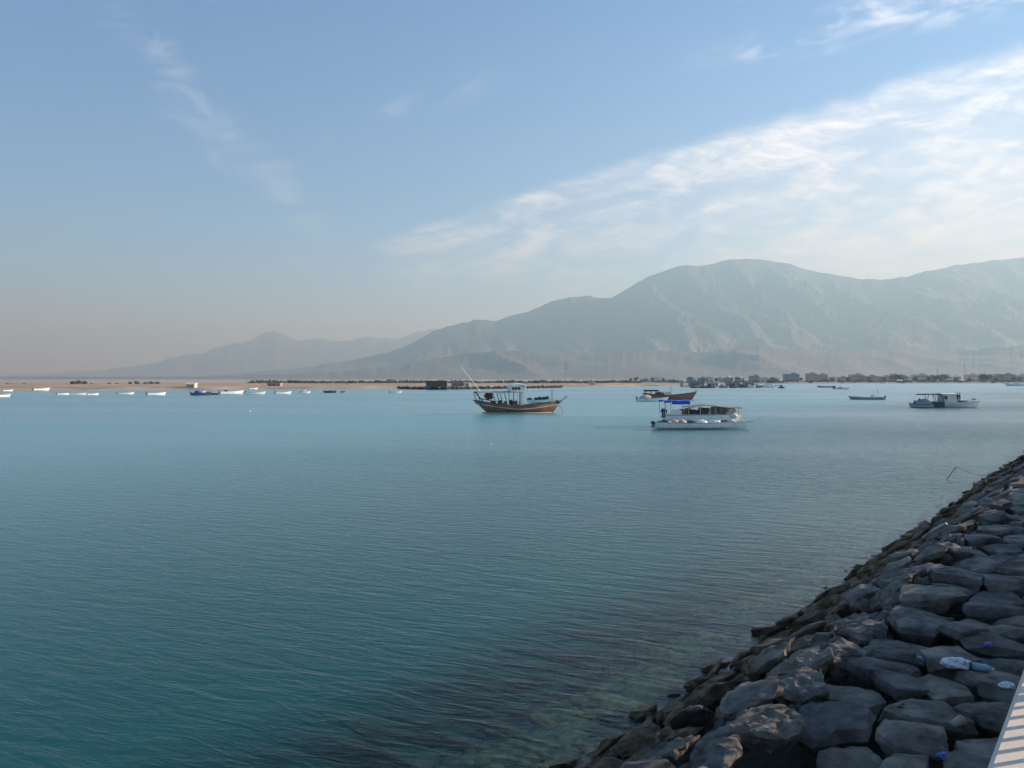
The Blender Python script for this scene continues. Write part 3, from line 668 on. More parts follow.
# 1. the big wooden dhow (scale: 0.132 m per px at 98 m)
DW = thing('dhow', 'brown wooden dhow with white cabin on an open stern deck, biggest boat', 'dhow')
s1 = 98.4 / F
def dx_(u): return (u - 521) * s1
def dz_(v): return (413.3 - v) * s1
h, P_, S_ = hull(66 * s1, 3.3, 0.98, bow_up=0.62, stern_up=0.75, draft=0.5, rb=1.3, rst=1.9, transom=0.55, floor=0.55, gun=0.1, full=0.5)
h.build('hull', M_WOOD, DW); rail_mb(P_, S_, 0.06, 0.03).build('gunwale', M_WOODD, DW)
rail_mb([(a, b * 1.01, c - 0.38) for a, b, c in P_[1:-2]], [(a, b * 1.01, c - 0.38) for a, b, c in S_[1:-2]], 0.05).build('rubbing_strake', M_TRIM, DW)
rail_mb([(a * 0.93 + 0.1, b * 0.93, 0.10) for a, b, c in P_[2:-3]], [(a * 0.93 + 0.1, b * 0.93, 0.10) for a, b, c in S_[2:-3]], 0.07).build('waterline_band', M_TRIM, DW)
MB().tube([(dx_(550), 0, dz_(413)), (dx_(558), 0, dz_(406)), (dx_(564), 0, dz_(401)), (dx_(569.5), 0, dz_(396.8))], [0.13, 0.15, 0.17, 0.14], 6).build('stem_post', M_TRIM, DW)
MB().tube([(dx_(488), 0, dz_(412)), (dx_(482), 0, dz_(404)), (dx_(475.5), 0, dz_(399.5))], [0.12, 0.13, 0.08], 6).build('stern_post', M_TRIM, DW)
MB().box((dx_(487), 0, dz_(399.8)), (16 * s1, 2.3, 0.09), (0, 0.2, 0)).build('stern_gallery', M_WOODD, DW)
# awning frame over the stern
def aw(a, b): return (dx_(474.5 + 46.5 * a), (b - .5) * 2.7, dz_(392.4 - 0.2 * math.sin(a * 9)) + 0.18 * math.sin(b * math.pi))
MB().sheet(aw, 16, 6, 0.05).build('awning', M_TARP, DW)
for (ua, ub) in ((479, 474.5), (497.5, 494), (505, 501.5), (511, 511), (520, 520)):
    for sd in (-1, 1): MB().tube([(dx_(ua), sd * 1.15, dz_(405)), (dx_(ub), sd * 1.25, dz_(392.6))], 0.05, 6).build('awning_post', M_WOODD if ua != 520 else M_WHITE, DW)
MB().tube([(dx_(485), 0, dz_(404)), (dx_(474), 0, dz_(392.2))], 0.07, 6).tube([(dx_(475), -1.2, dz_(392.3)), (dx_(475), 1.2, dz_(392.3))], 0.05, 6).build('stern_frame', M_WOODD, DW)
MB().box((dx_(521.3), 0, dz_(398)), (0.42, 0.9, 14 * s1)).build('mast_trunk', M_WHITE, DW)
cb = MB().box((dx_(515.5), 0, dz_(389.2)), (13.5 * s1, 1.7, 5.4 * s1), None, 0.95).build('cabin', M_WHITE, DW)
MB().sheet(lambda a, b: (dx_(507.5 + 17.5 * a), (b - .5) * 2.1, dz_(386.4) + 0.32 * math.sin(a * math.pi) ** 0.7 + 0.1 * math.sin(b * math.pi)), 10, 4, 0.12).build('roof', M_WHITE, cb)
for x_ in (511.5, 514.5, 517.5): MB().box((dx_(x_), 0, dz_(388.4)), (2.4 * s1, 1.74, 2.6 * s1)).build('window', M_GLASS, cb)
MB().box((dx_(524), 0, dz_(388)), (2.6 * s1, 1.5, 6 * s1), None, 0.9).build('wheelhouse_front', M_WHITE, cb)
MB().blob((dx_(488), 0.2, dz_(396)), (8 * s1, 1.5, 6.5 * s1), seed=3, amp=0.6, sub=3).build('hanging_net', M_NET, DW, True)
for x_, w_, z_, mm in ((499.5, 5, 402.5, M_NET), (511, 4.5, 402.3, M_DARK), (516, 4, 403, M_TARP), (492, 5, 403, M_NET), (505, 3, 403.4, M_TARP)):
    MB().blob((dx_(x_), 0, dz_(z_)), (w_ * s1, 1.3, 5 * s1), seed=int(x_), amp=0.35, sub=3).build('cargo_bundle', mm, DW, True)
MB().tube([(dx_(553.6), 0, dz_(406)), (dx_(553.4), 0, dz_(389.3))], [0.07, 0.04], 6).build('foremast', M_WOODD, DW)
MB().box((dx_(553.5), 0, dz_(402)), (1.6 * s1, 0.4, 6 * s1)).build('samson_post', M_WHITE, DW)
MB().blob((dx_(559.5), 0, dz_(401.8)), (4.5 * s1, 0.9, 3 * s1), seed=7, amp=0.4, sub=3).build('anchor_rope_coil', M_DARK, DW, True)
MB().tube([(dx_(480.5), 0.2, dz_(392)), (dx_(470), 0.1, dz_(379)), (dx_(459), 0, dz_(365.5))], [0.045, 0.035, 0.02], 6).build('long_antenna', M_WHITE, DW)
MB().tube([(dx_(559), 0, dz_(403)), (dx_(563), -.3, dz_(409)), (dx_(564), -.3, dz_(413.3) - .3)], 0.03, 5).build('anchor_line', M_DARK, DW)
MB().box((0, 0, 0.72), (42 * s1, 1.9, 0.06)).build('deck', M_WOODD, DW)
place(DW, 521, 413.3, R(3))

# 2. skiff behind it
SK2 = skiff('skiff', 'pale whitish skiff heaped with dark gear, behind the brown dhow', 'skiff', 5.4, None, None, False, 1, fb=0.6)
place(SK2, 540.5, 402.9, R(-14), 26 * (4.4 / 22.9) / 5.4)
for k, (x_, z_) in enumerate(((-0.9, 0.85), (-0.1, 0.95), (0.7, 0.95), (1.4, 1.1), (-2.2, 0.8))):
    MB().blob((x_, 0, z_), (0.85, 0.9, 0.65), seed=20 + k, amp=0.45, sub=3).build('gear_pile', M_DARK if k % 2 else M_NAVY, SK2, True)

# 3. the rafted pair: low white skiff in front
s3 = 66.5 / F
FW = thing('fishing_boat', 'long low white open boat nearest the camera, full of pale nets', 'boat', group=None)
h, P_, S_ = hull(8.0, 1.9, 0.60, bow_up=0.16, stern_up=0.10, draft=0.25, rb=0.75, transom=0.75, floor=0.25)
h.build('hull', M_WHITE, FW); rail_mb(P_, S_, 0.04, 0.0).build('rub_rail', M_GREYB, FW)
rail_mb([(a, b * 0.97, 0.16) for a, b, c in P_[1:-4]], [(a, b * 0.97, 0.16) for a, b, c in S_[1:-4]], 0.02).build('boot_stripe', M_NAVY, FW)
def fx(u): return (u - 700) * s3
for k, (u_, w_, hh, mm) in enumerate(((666, 11, .42, M_DARK), (674, 12, .42, M_PINK), (682, 9, .48, M_PINK), (691, 9, .3, M_DARK), (701, 13, .36, M_WHITE), (714, 12, .34, M_WHITE), (724, 8, .34, M_NET), (731, 9, .4, M_CREAM))):
    MB().blob((fx(u_), 0, 0.60), (w_ * s3, 1.2, hh * 1.3), seed=40 + k, amp=0.4, sub=3).build('net_pile', mm, FW, True)
for k in range(2): outboard(FW, -4.0, (k - .5) * 0.5, 0.45, 0.8)
MB().box((fx(741), 0, 0.7), (8 * s3, 0.8, 0.05), (0, -0.12, 0)).build('foredeck', M_WHITE, FW)
MB().tube([(fx(746), 0.2, .72), (fx(747.5), 0.2, .98)], .03, 5).tube([(fx(746), -0.2, .72), (fx(747.5), -0.2, .98)], .03, 5).build('bow_cleat', M_STEEL, FW)
place(FW, 700, 429.4, R(8)); FW.scale = (1.05, 1, 1)
# rear boat of the pair
d4 = 71.0; s4 = d4 / F; W4 = 380 + CH * F / d4
AB = thing('awning_boat', 'white boat with bright blue stern awning and grey canopy, behind the net boat', 'boat')
def ax_(u): return (u - 701) * s4
def az(v): return (W4 - v) * s4
h, P_, S_ = hull(72 * s4, 2.1, az(414.5), bow_up=0.1, stern_up=0.0, draft=0.3, rb=0.5, transom=0.82, floor=0.5)
h.build('hull', M_WHITE, AB); rail_mb(P_, S_, 0.05).build('rub_rail', M_TRIM, AB)
a1 = MB().sheet(lambda a, b: (ax_(662 + 25 * a), (b - .5) * 1.9, az(400.8) - 0.04 * math.sin(a * 12) + 0.1 * math.sin(b * 3.14)), 10, 4, 0.05).build('blue_awning', M_BLUE, AB)
MB().box((ax_(678.3), -0.96, az(402.5)), (17.5 * s4, 0.03, 3.0 * s4)).build('valance', M_BLUE, a1)
MB().box((ax_(665.2), -0.96, az(401.6)), (6.5 * s4, 0.03, 1.4 * s4)).build('valance', M_NAVY, a1)
for u_ in (663.5, 668.8, 686):
    for sd in (-1, 1): MB().tube([(ax_(u_), sd * 0.88, az(415)), (ax_(u_), sd * 0.9, az(401))], 0.035, 6).build('awning_post', M_STEEL, AB)
for k in range(2): outboard(AB, ax_(666), (k - .5) * 0.6, az(413.5), 1.25)
def cano(a, b):
    u_ = 686 + 52.5 * a; v_ = interp([(686, 407), (694, 405.6), (703, 404.6), (712, 405.5), (722, 407.2), (738.5, 407.6)], u_)
    return (ax_(u_), (b - .5) * 2.0, az(v_) + 0.10 * math.sin(b * math.pi))
c_ = MB().sheet(cano, 20, 4, 0.06).build('grey_canopy', M_TARP, AB)
for u_, ht in ((697, 406), (712, 406.5), (722, 407.5), (734, 407.8), (737, 407.8)):
    MB().tube([(ax_(u_), -0.95, az(416)), (ax_(u_), -0.95, az(ht))], 0.03, 6).tube([(ax_(u_), 0.95, az(416)), (ax_(u_), 0.95, az(ht))], 0.03, 6).build('canopy_post', M_STEEL, AB)
MB().sheet(lambda a, b: (ax_(707 + 15 * a), -0.9 + 0.12 * math.sin(a * 17), az(406.5 + 7.5 * b)), 16, 3, 0.02).build('hanging_tarp', M_TARP, AB)
for k, (u_, w_, v0_, v1_, mm) in enumerate(((677, 8, 409.5, 415, M_WHITE), (682, 3, 409, 414, M_WOODR), (687.5, 4, 408, 414, M_DARK), (692.5, 5, 409.5, 414, M_DARK), (702.5, 8, 407.5, 414, M_DARK), (698, 4, 410, 414.5, M_DARK))):
    MB().box((ax_(u_), -0.1, az((v0_ + v1_) / 2)), (w_ * s4 * .9, 1.2, (v1_ - v0_) * s4), (0, 0.08 * (-1) ** k, 0), 0.8).build('seat' if mm is M_DARK else 'locker', mm, AB)
for k, (u_, v_, w_) in enumerate(((709, 410.5, 5), (726, 413, 8), (728, 409.5, 7), (732, 411, 4), (731, 416, 9))):
    MB().blob((ax_(u_), -0.3, az(v_)), (w_ * s4, 0.9, 4.5 * s4), seed=60 + k, amp=0.4, sub=3).build('bundle', M_WHITE if k % 2 == 0 else M_CREAM, AB, True)
place(AB, 701, W4, R(8)); AB.scale = (1.05, 1, 1)

# 4. dhow further back with a skiff in front of it
s5 = 166 / F
D2 = thing('dhow', 'smaller reddish wooden dhow with high bow, further out behind the pair', 'dhow')
h, P_, S_ = hull(44 * s5, 3.0, 0.95, bow_up=0.75, stern_up=0.5, draft=0.5, rb=1.0, rst=1.1, transom=0.55, floor=0.5, gun=0.1)
h.build('hull', M_WOODR, D2); rail_mb(P_, S_, 0.08, 0.04).build('gunwale', M_WOODD, D2)
def ex(u): return (u - 670) * s5
def ez(v): return (399.7 - v) * s5
MB().box((ex(651), 0, ez(390.6)), (14 * s5, 2.4, 0.35)).build('stern_awning', M_DARK, D2)
for u_ in (646, 651, 656):
    for sd in (-1, 1): MB().tube([(ex(u_), sd * 1.0, 1.0), (ex(u_), sd * 1.0, ez(390.6))], 0.06, 5).build('awning_post', M_WOODD, D2)
MB().tube([(ex(671), 0, 0.8), (ex(671), 0, ez(385))], 0.05, 5).build('mast', M_WOODD, D2)
MB().tube([(ex(692), 0, 0.9), (ex(696.5), 0, ez(390))], 0.13, 6).build('stem_post', M_TRIM, D2)
MB().blob((ex(660), 0, 1.2), (2.2, 1.6, 1.2), seed=5, amp=.3).build('cargo_bundle', M_NET, D2, True)
MB().box((ex(668), 0, 1.35), (1.1, 1.2, 0.9), None, .9).build('hatch', M_CREAM, D2)
place(D2, 670, 399.7, R(-3))
SK3 = skiff('skiff', 'white skiff with motor and pale hump, alongside the smaller reddish dhow', 'skiff', 6.6, None, None, False, 1, fb=0.6)
place(SK3, 652, 401.3, R(2), 1.0)
MB().blob((-1.4, 0, 0.85), (2.4, 1.2, 0.9), seed=31, amp=.3, sub=3).build('net_pile', M_TRIM, SK3, True)

# 5. small grey motor boat, bow to the left
G1 = skiff('motor_boat', 'grey open motor boat with a tall white marker pole near its stern', 'boat', 7.6, M_GREYB, None, False, 1, fb=0.5)
MB().tube([(-2.2, 0, 0.3), (-2.2, 0, 2.5)], 0.05, 6).build('marker_pole', M_WHITE, G1)
MB().blob((-2.2, 0, 1.75), (0.35, 0.3, 0.7), seed=2, amp=.2, sub=2).build('rolled_flag', M_CREAM, G1, True)
MB().box((-1.1, 0, 0.75), (0.8, 0.8, 0.7), None, .8).build('console', M_WHITE, G1)
place(G1, 867.5, 399.6, R(180 + 3))

# 6. cabin cruiser with two people, tarp-covered boat beside it
s6 = 119 / F; W6 = 380 + CH * F / 119
CR = thing('cabin_cruiser', 'white cabin boat with navy stern and dark canopy, two people aboard', 'boat')
def kx(u): return (u - 951) * s6
def kz(v): return (W6 - v) * s6
h, P_, S_ = hull(44 * s6, 2.5, 0.82, bow_up=0.28, stern_up=0.0, draft=0.35, rb=0.7, transom=0.85, floor=0.5)
h.build('hull', M_WHITE, CR); rail_mb(P_, S_, 0.05, 0.02).build('rub_rail', M_GREYB, CR)
rail_mb([(a, b * 1.0, c - 0.25) for a, b, c in P_[8:-2]], [(a, b * 1.0, c - 0.25) for a, b, c in S_[8:-2]], 0.025).build('hull_stripe', M_DARK, CR)
MB().box((kx(935), 0, 0.55), (13 * s6, 2.62, 0.8), None, 0.97).build('stern_cover', M_NAVY, CR)
outboard(CR, kx(928), -.4, 0.6, 1.3); outboard(CR, kx(928), .4, 0.6, 1.3)
cb = MB().box((kx(947.5), 0, kz(398.3)), (11.5 * s6, 1.9, 8.5 * s6), None, 0.92).build('cabin', M_CREAM, CR)
MB().box((kx(943.5), -0.95, kz(397.5)), (2.4 * s6, 0.04, 3.2 * s6)).build('window', M_GLASS, cb)
MB().sheet(lambda a, b: (kx(940.5 + 13 * a), (b - .5) * 2.1, kz(393.9) + .12 * math.sin(b * 3.14)), 4, 4, 0.08).build('roof', M_WHITE, cb)
MB().sheet(lambda a, b: (kx(923.5 + 15.5 * a), (b - .5) * 2.1, kz(394.1) + 0.08 * math.sin(a * 3.14)), 8, 4, 0.14).build('canopy', M_DARK, CR)
for ua, ub in ((932.5, 931.5), (933.5, 935), (941.5, 938.5)):
    for sd in (-1, 1): MB().tube([(kx(ua), sd * 1.1, kz(401)), (kx(ub), sd * 1.0, kz(394))], 0.05, 6).build('canopy_post', M_STEEL if ua < 940 else M_DARK, CR)
MB().box((kx(959.5), 0, 1.02), (8 * s6, 1.3, 0.2)).build('sun_pad', M_DARK, CR)
MB().tube([(kx(966), -.5, 1.0), (kx(966), -.4, 1.35), (kx(973), 0, 1.5), (kx(966), .4, 1.35), (kx(966), .5, 1.0)], 0.025, 6).build('bow_rail', M_STEEL, CR)
MB().box((kx(971), 0, 1.35), (0.35, 0.3, 0.22)).build('bow_light', M_DARK, CR)
place(CR, 951, W6, R(20)); CR.scale = (1.16, 1, 1)
TB_ = skiff('covered_boat', 'blunt boat under a peaked blue-grey tarp, left of the cabin boat', 'boat', 4.0, M_GREYB, None, False, 0, fb=0.6, B=1.9)
MB().sheet(lambda a, b: (-1.7 + 2.9 * a, (b - .5) * 2.05, 0.72 + (1 - abs(2 * b - 1) ** 1.4) * 0.95 * math.sin(min(1, a * 1.25 + .1) * 2.4) ** 1.0 + 0.03 * math.sin(a * 21 + b * 9)), 18, 14, 0.05).build('tarpaulin', M_BTARP, TB_, False)
MB().blob((0.3, 0, 1.35), (0.45, 0.5, 0.75), seed=8, amp=.2).build('motor_cover', M_NAVY, TB_, True)
place(TB_, 921.5, W6 + 0.2, R(182), 0.86)

def person(label, loc, rz, top_mat, arm):
    """standing figure grown from a skeleton"""
    V = [(0, 0, .95), (0, 0, 1.15), (0, 0, 1.38), (0, 0, 1.5), (.01, 0, 1.6), (.02, 0, 1.72),
         (0, .1, .9), (.02, .11, .5), (-.02, .11, .08), (.12, .12, .03), (0, -.1, .9), (0, -.11, .5), (-.04, -.11, .08), (.1, -.12, .03),
         (0, .19, 1.4), (.03, .25, 1.15), arm[0], arm[1], (0, -.19, 1.4), (.03, -.25, 1.15), arm[2], arm[3]]
    E = [(0, 1), (1, 2), (2, 3), (3, 4), (4, 5), (0, 6), (6, 7), (7, 8), (8, 9), (0, 10), (10, 11), (11, 12), (12, 13), (2, 14), (14, 15), (15, 16), (16, 17), (2, 18), (18, 19), (19, 20), (20, 21)]
    rad = [.15, .14, .16, .06, .085, .09, .1, .07, .045, .04, .1, .07, .045, .04, .065, .045, .035, .03, .065, .045, .035, .03]
    me = bpy.data.meshes.new('person'); bm = bmesh.new(); sl = bm.verts.layers.skin.verify(); bv = [bm.verts.new(c) for c in V]
    for i, r_ in enumerate(rad): bv[i][sl].radius = (r_, r_ * (1.15 if i < 3 else 1)); bv[i][sl].use_root = i == 0
    for a, b in E: bm.edges.new((bv[a], bv[b]))
    bm.to_mesh(me); bm.free(); o = bpy.data.objects.new('person', me); C.objects.link(o)
    o.modifiers.new('s', 'SKIN'); o.modifiers.new('u', 'SUBSURF').levels = 1; o.modifiers[1].render_levels = 1
    me.materials.append(M_SKIN); dg = bpy.context.evaluated_depsgraph_get(); bpy.context.view_layer.update()
    o2 = bpy.data.meshes.new_from_object(o.evaluated_get(bpy.context.evaluated_depsgraph_get())); bpy.data.objects.remove(o)
    o2.materials.clear(); o2.materials.append(M_SKIN); o2.materials.append(top_mat)
    for p in o2.polygons:
        p.use_smooth = True; zc = sum(o2.vertices[i].co.z for i in p.vertices) / len(p.vertices); yc = max(abs(o2.vertices[i].co.y) for i in p.vertices)
        p.material_index = 0 if zc > 1.5 else 1
    b = bpy.data.objects.new('person', o2); C.objects.link(b); b.location = loc; b.rotation_euler = (0, 0, rz)
    MB().blob((-0.02, 0, 1.74), (.22, .2, .17), seed=1, amp=.1, sub=3).build('hair', M_DARK, b, True)
    return tag(b, label, 'person')
crl = CR.location; zf = 0.6
rx = CR.rotation_euler.z
def on_cr(u, y): 
    v = Vector((kx(u) * 1.16, y, 0)); v.rotate(Euler((0, 0, rx))); return crl + v + Vector((0, 0, zf))
person('person in black standing just in front of the cabin, left of the two', on_cr(954.2, -0.7), 1.2, M_CLOTH, [(.15, .3, .95), (.22, .28, .85), (.05, -.3, .9), (.1, -.3, .8)])
person('person in dark grey with one arm bent, nearer the bow', on_cr(957.4, -0.4), 2.6, M_CLOTH2, [(.2, .3, 1.1), (.3, .15, 1.2), (.05, -.3, .9), (.1, -.3, .8)])

# 7. far boats on the right
FB = []
o = skiff('motor_boat', 'white motor boat with low cabin entering from the right edge', 'boat', 17.0, None, None, False, 0, fb=1.3, B=4); MB().box((1.5, 0, 2.2), (5, 2.8, 1.8), None, .75).build('cabin', M_WHITE, o); place(o, 1019, 386, R(180))
o = skiff('motor_boat', 'grey-blue boat with thin mast lying far out left of the grey motor boat', 'boat', 9.0, M_GREYB, None, False, 1, fb=0.8); MB().tube([(-2.5, 0, .8), (-2.5, 0, 3.4)], .07, 5).build('mast', M_WHITE, o); place(o, 825.5, 387.6, R(180))
o = skiff('skiff', 'white skiff with dark motor cover and person-sized load, far out mid right', 'skiff', 7.4, None, None, False, 1, fb=0.55); MB().blob((-3.0, 0, .9), (1.5, 1.1, 1.3), seed=2, amp=.3).build('motor_cover', M_DARK, o, True); MB().blob((-.3, 0, .8), (1.8, 1.0, .5), seed=3, amp=.3).build('net_pile', M_DARK, o, True); place(o, 841, 389.2, 0)
o = skiff('dinghy', 'tiny dark dinghy with a peaked cover at the end of the fishing quay', 'dinghy', 3.2, M_DARK, None, False, 1, fb=0.55); MB().blob((0, 0, 1.1), (1.3, .9, 1.5), seed=4, amp=.3).build('cover', M_NAVY, o, True); place(o, 781.5, 388.3, 0)

TURN = R(16)
# 8. skiffs off the sand spit
proto = skiff('skiff', 'x', 'skiff', 5.0, None, None, False, 1, 'skiffs moored off the sand spit', fb=0.55)
SPITB = [(1, 397.0, 18, 'white skiff cut by the left edge of the photo', 4), (63, 394.8, 12.5, 'short white skiff left of the close pair', 2), (78, 395.0, 15, 'white skiff of the close pair, with darker motor', -3), (92.5, 395.0, 12, 'white skiff of the close pair, right one', 3),
         (125.5, 394.4, 15, 'lone white skiff between the close pair and the longer skiff', -2), (156, 395.1, 19, 'longer white skiff left of the navy boat', 2), (255.5, 394.3, 19, 'white skiff right of the long raised-bow boat', -2), (283, 394.0, 17, 'white skiff with low gear in the middle of the spit', 2), (395.5, 393.0, 13, 'single bright white skiff before the dark stone groyne', 0)]
for i, (u, v, w, lab, rz) in enumerate(SPITB):
    o = proto if i == 0 else copy_tree(proto); o['label'] = lab; d = CH * F / (v - V0); place(o, u, v, R(rz * 4), w / F * d / 5.0)
o = skiff('skiff', 'white skiff with upright console, small, right of the middle of the spit', 'skiff', 3.2, None, None, True, 1, 'skiffs moored off the sand spit', fb=0.5); place(o, 305.5, 393.2, 0)
o = skiff('work_boat', 'navy and blue work boat with cluttered deck beside the long white boat', 'boat', 5.6, M_NAVY, None, False, 1, fb=0.7)
MB().blob((-.8, 0, 1.0), (1.6, 1.2, .9), seed=3, amp=.4).build('deck_cover', M_BLUE, o, True); MB().box((0.9, 0, .95), (.9, .9, .5), None, .8).build('locker', M_WHITE, o); place(o, 200.5, 395.3, 0)
o = skiff('skiff', 'small dark skiff squeezed between the navy boat and the long white one', 'skiff', 2.6, M_DARK, M_TRIM, False, 1, fb=0.5); place(o, 215, 394.8, 0)
o = skiff('long_boat', 'long white boat with raised bow and small mast, off the spit', 'boat', 7.8, None, None, False, 1, fb=0.8); MB().tube([(-1.6, 0, .7), (-1.6, 0, 2.5)], .06, 5).build('mast', M_WHITE, o)
MB().blob((-1.6, 0, 1.0), (1.0, .9, .7), seed=6, amp=.3).build('gear_pile', M_DARK, o, True); place(o, 231, 394.0, R(8))
o = skiff('skiff', 'dark grey skiff close under the sand bank', 'skiff', 4.4, M_DARK, M_NET, False, 1, fb=0.55); place(o, 330, 392.8, 0)
o = skiff('skiff', 'short dark skiff just right of the dark grey one under the bank', 'skiff', 2.1, M_GREYB, M_DARK, False, 1, fb=0.4); place(o, 344, 392.8, 0)
for u, v, w, lab in ((7.5, 391.2, 11, 'white boat drawn up on the sand at the left edge'), (41, 390.4, 18, 'pale upturned boat lying on the beach near the left edge'), (253, 389.3, 11, 'cream boat beached behind the moored skiffs')):
    o = copy_tree(proto); o['label'] = lab; d = (CH - .7) * F / (v - V0); place(o, u, v, R(15), w / F * d / 5.0); o.location = wl(u, v, 0.45); o['group'] = 'boats beached on the spit'

# ------------------------------------------------------------------ things on the spit
def spit_pt(u, off, z=0.9): d = interp(SHORE, u) + off; return Vector(((u - U0) / F * d, d, z))
def house(name, label, cat, loc, w, dp, h, wall, nw=2, nf=1, rz=0.0, flat=True, door=True, extra=None, group=None, roofm=None):
    t = thing(name, label, cat, loc, rz, group)
    MB().box((0, 0, h / 2), (w, dp, h)).build('wall', wall, t)
    if flat: MB().box((0, 0, h + 0.25), (w + .3, dp + .3, 0.5)).build('roof', roofm or wall, t)
    else: MB().add([(-w / 2 - .3, -dp / 2 - .3, h), (w / 2 + .3, -dp / 2 - .3, h), (w / 2 + .3, dp / 2 + .3, h), (-w / 2 - .3, dp / 2 + .3, h), (-w / 2 - .3, 0, h + dp * .25), (w / 2 + .3, 0, h + dp * .25)], [(0, 1, 5, 4), (2, 3, 4, 5), (0, 4, 3), (1, 2, 5), (0, 3, 2, 1)]).build('roof', roofm or wall, t)
    fh = h / nf; wm = None
    for f in range(nf):
        for k in range(nw):
            if wm is None: wm = MB().box((0, 0, 0), (w / nw * .38, 0.12, fh * .42)).build('window', M_GLASS, t); o = wm
            else: o = wm.copy(); C.objects.link(o)
            o.location = (-w / 2 + w / nw * (k + .5), -dp / 2 - 0.03, fh * (f + .58))
    if door: MB().box((w * 0.02, -dp / 2 - 0.05, min(1.1, fh * .35)), (min(1.2, w * .1), 0.14, min(2.2, fh * .7))).build('door', M_WOODD, t)
    return t
house('hut', 'small cream hut on the sand above the navy boat', 'hut', spit_pt(191.5, 14), 4.0, 3, 1.6, WALLS[0], 2, 1, flat=False)
house('shed', 'low pale shed behind the beached cream boat on the spit', 'shed', spit_pt(275, 60), 7, 4, 1.4, WALLS[2], 3, 1)

house('boathouse', 'dark flat-roofed shed standing on the stone groyne', 'shed', wl(437, 389.6) + Vector((0, 0, 1.2)), 9.5, 5, 2.3, M_WOODD, 4, 1, roofm=M_DARK)
house('shed', 'pinkish shed just right of the dark shed on the groyne', 'shed', spit_pt(458, 10), 7.5, 4, 1.9, WALLS[4], 2, 1)
house('shed', 'small white shed beside the pinkish one on the groyne', 'shed', spit_pt(467, 4), 3.5, 3, 1.7, WALLS[0], 1, 1)
house('shed', 'low tan shed on the sand right of the brown dhow', 'shed', spit_pt(592, 30), 4.5, 3, 1.4, WALLS[0], 2, 1)
# dark stone groyne
def groyne(tab, w, hgt, seed):
    mb = MB(); rr = random.Random(seed)
    for (u0, d0), (u1, d1) in zip(tab, tab[1:]):
        n = int(abs(u1 - u0) * 2.2) + 2
        for i in range(n):
            k = rr.random(); u = u0 + (u1 - u0) * k; d = d0 + (d1 - d0) * k + rr.uniform(-w, w); s_ = rr.uniform(0.9, 2.2)
            mb.blob(((u - U0) / F * d, d, rr.uniform(0, hgt)), (s_ * 1.3, s_, s_ * .7), seed=i, amp=.35, sub=1)
    return mb
tag(groyne([(399, 362), (428, 345), (448, 345), (500, 372), (562, 425)], 2.2, 0.9, 3).build('stone_groyne', material('dark_groyne_stone', (0.06, 0.058, 0.055), .9, .4, 1.0)), 'long low groyne of dark stones in front of the sand spit', 'groyne', None, 'stuff')
# leaf masses
def crown(mb, c, d, n, leaf, seed):
    rr = random.Random(seed)
    lobes = [(Vector((rr.uniform(-.32, .32) * d[0], rr.uniform(-.32, .32) * d[1], rr.uniform(-.15, .3) * d[2])), rr.uniform(.25, .42)) for _ in range(6)]
    for i in range(n):
        lo, k = rr.choice(lobes); v = Vector((rr.gauss(0, 1), rr.gauss(0, 1), rr.gauss(0, 1))).normalized() * (0.55 + .45 * rr.random())
        p = Vector(c) + lo + Vector((v.x * d[0] * k, v.y * d[1] * k, v.z * d[2] * k)); e = Euler((rr.random() * 6, rr.random() * 6, rr.random() * 6)).to_matrix(); l_ = leaf * rr.uniform(.6, 1.3)
        mb.add([p + e @ Vector(q) for q in ((-l_, 0, 0), (0, -l_ * .6, 0), (l_, 0, 0.1 * l_), (0, l_ * .6, 0))], [(0, 1, 2, 3)])
    return mb
def scrub(name, label, u0, u1, dep, depw, h0, h1, n, seed, leaf=0.9, z=0.8, far=False):
    rr = random.Random(seed); mb = MB()
    for i in range(n):
        u = rr.uniform(u0, u1); d = dep + rr.uniform(0, depw); hh = rr.uniform(h0, h1) * (0.7 + 0.6 * abs(noise.noise(Vector((u * 0.06, seed, 0)))))
        if far: d = interp(FAR_SHORE, u) + rr.uniform(4, 34)
        crown(mb, ((u - U0) / F * d, d, z + hh * .45), (hh * 2.6, hh * 2, hh), 16, leaf * hh * .5, seed + i)
    return tag(mb.build(name, M_LEAF), label, 'scrub', None, 'stuff')
scrub('mangrove_belt', 'dark continuous belt of scrub along the back of the spit', 250, 640, 780, 60, 2.2, 4.0, 520, 7)
scrub('shore_scrub', 'low grey-green scrub and palms massed along the far town shore', 560, 1200, 1090, 50, 2.5, 4.6, 900, 8, z=0.2, far=True)
scrub('sand_scrub', 'scattered low scrub on the sand spit', -60, 640, 560, 200, 0.3, 0.7, 200, 18)
tree_p = []
for k in range(3):
    t = thing('tree', 'x', 'tree'); mb = MB(); crown(mb, (0, 0, 3.9), (7.5 + k, 7, 6.2), 420, 0.55, 90 + k); mb.build('crown', M_LEAF, t)
    tr = MB().tube([(0, 0, 0), (0.2, 0, 1.6), (0.1, .1, 3.6)], [0.35, 0.26, .16], 7); tr.tube([(0.15, 0, 1.8), (1.4, .3, 4.4)], [.16, .06], 5).tube([(0.15, 0, 2.0), (-1.2, -.4, 4.8)], [.16, .06], 5).build('trunk', M_BARK, t); tree_p.append(t)
used = [0, 0, 0]
def tree(u, d, z, s_, lab, grp, k):
    o = tree_p[k] if not used[k] else copy_tree(tree_p[k]); used[k] = 1
    o.location = ((u - U0) / F * d, d, z); o.scale = (s_, s_ * 1, s_); o.rotation_euler = (0, 0, u); o['label'] = lab; o['group'] = grp
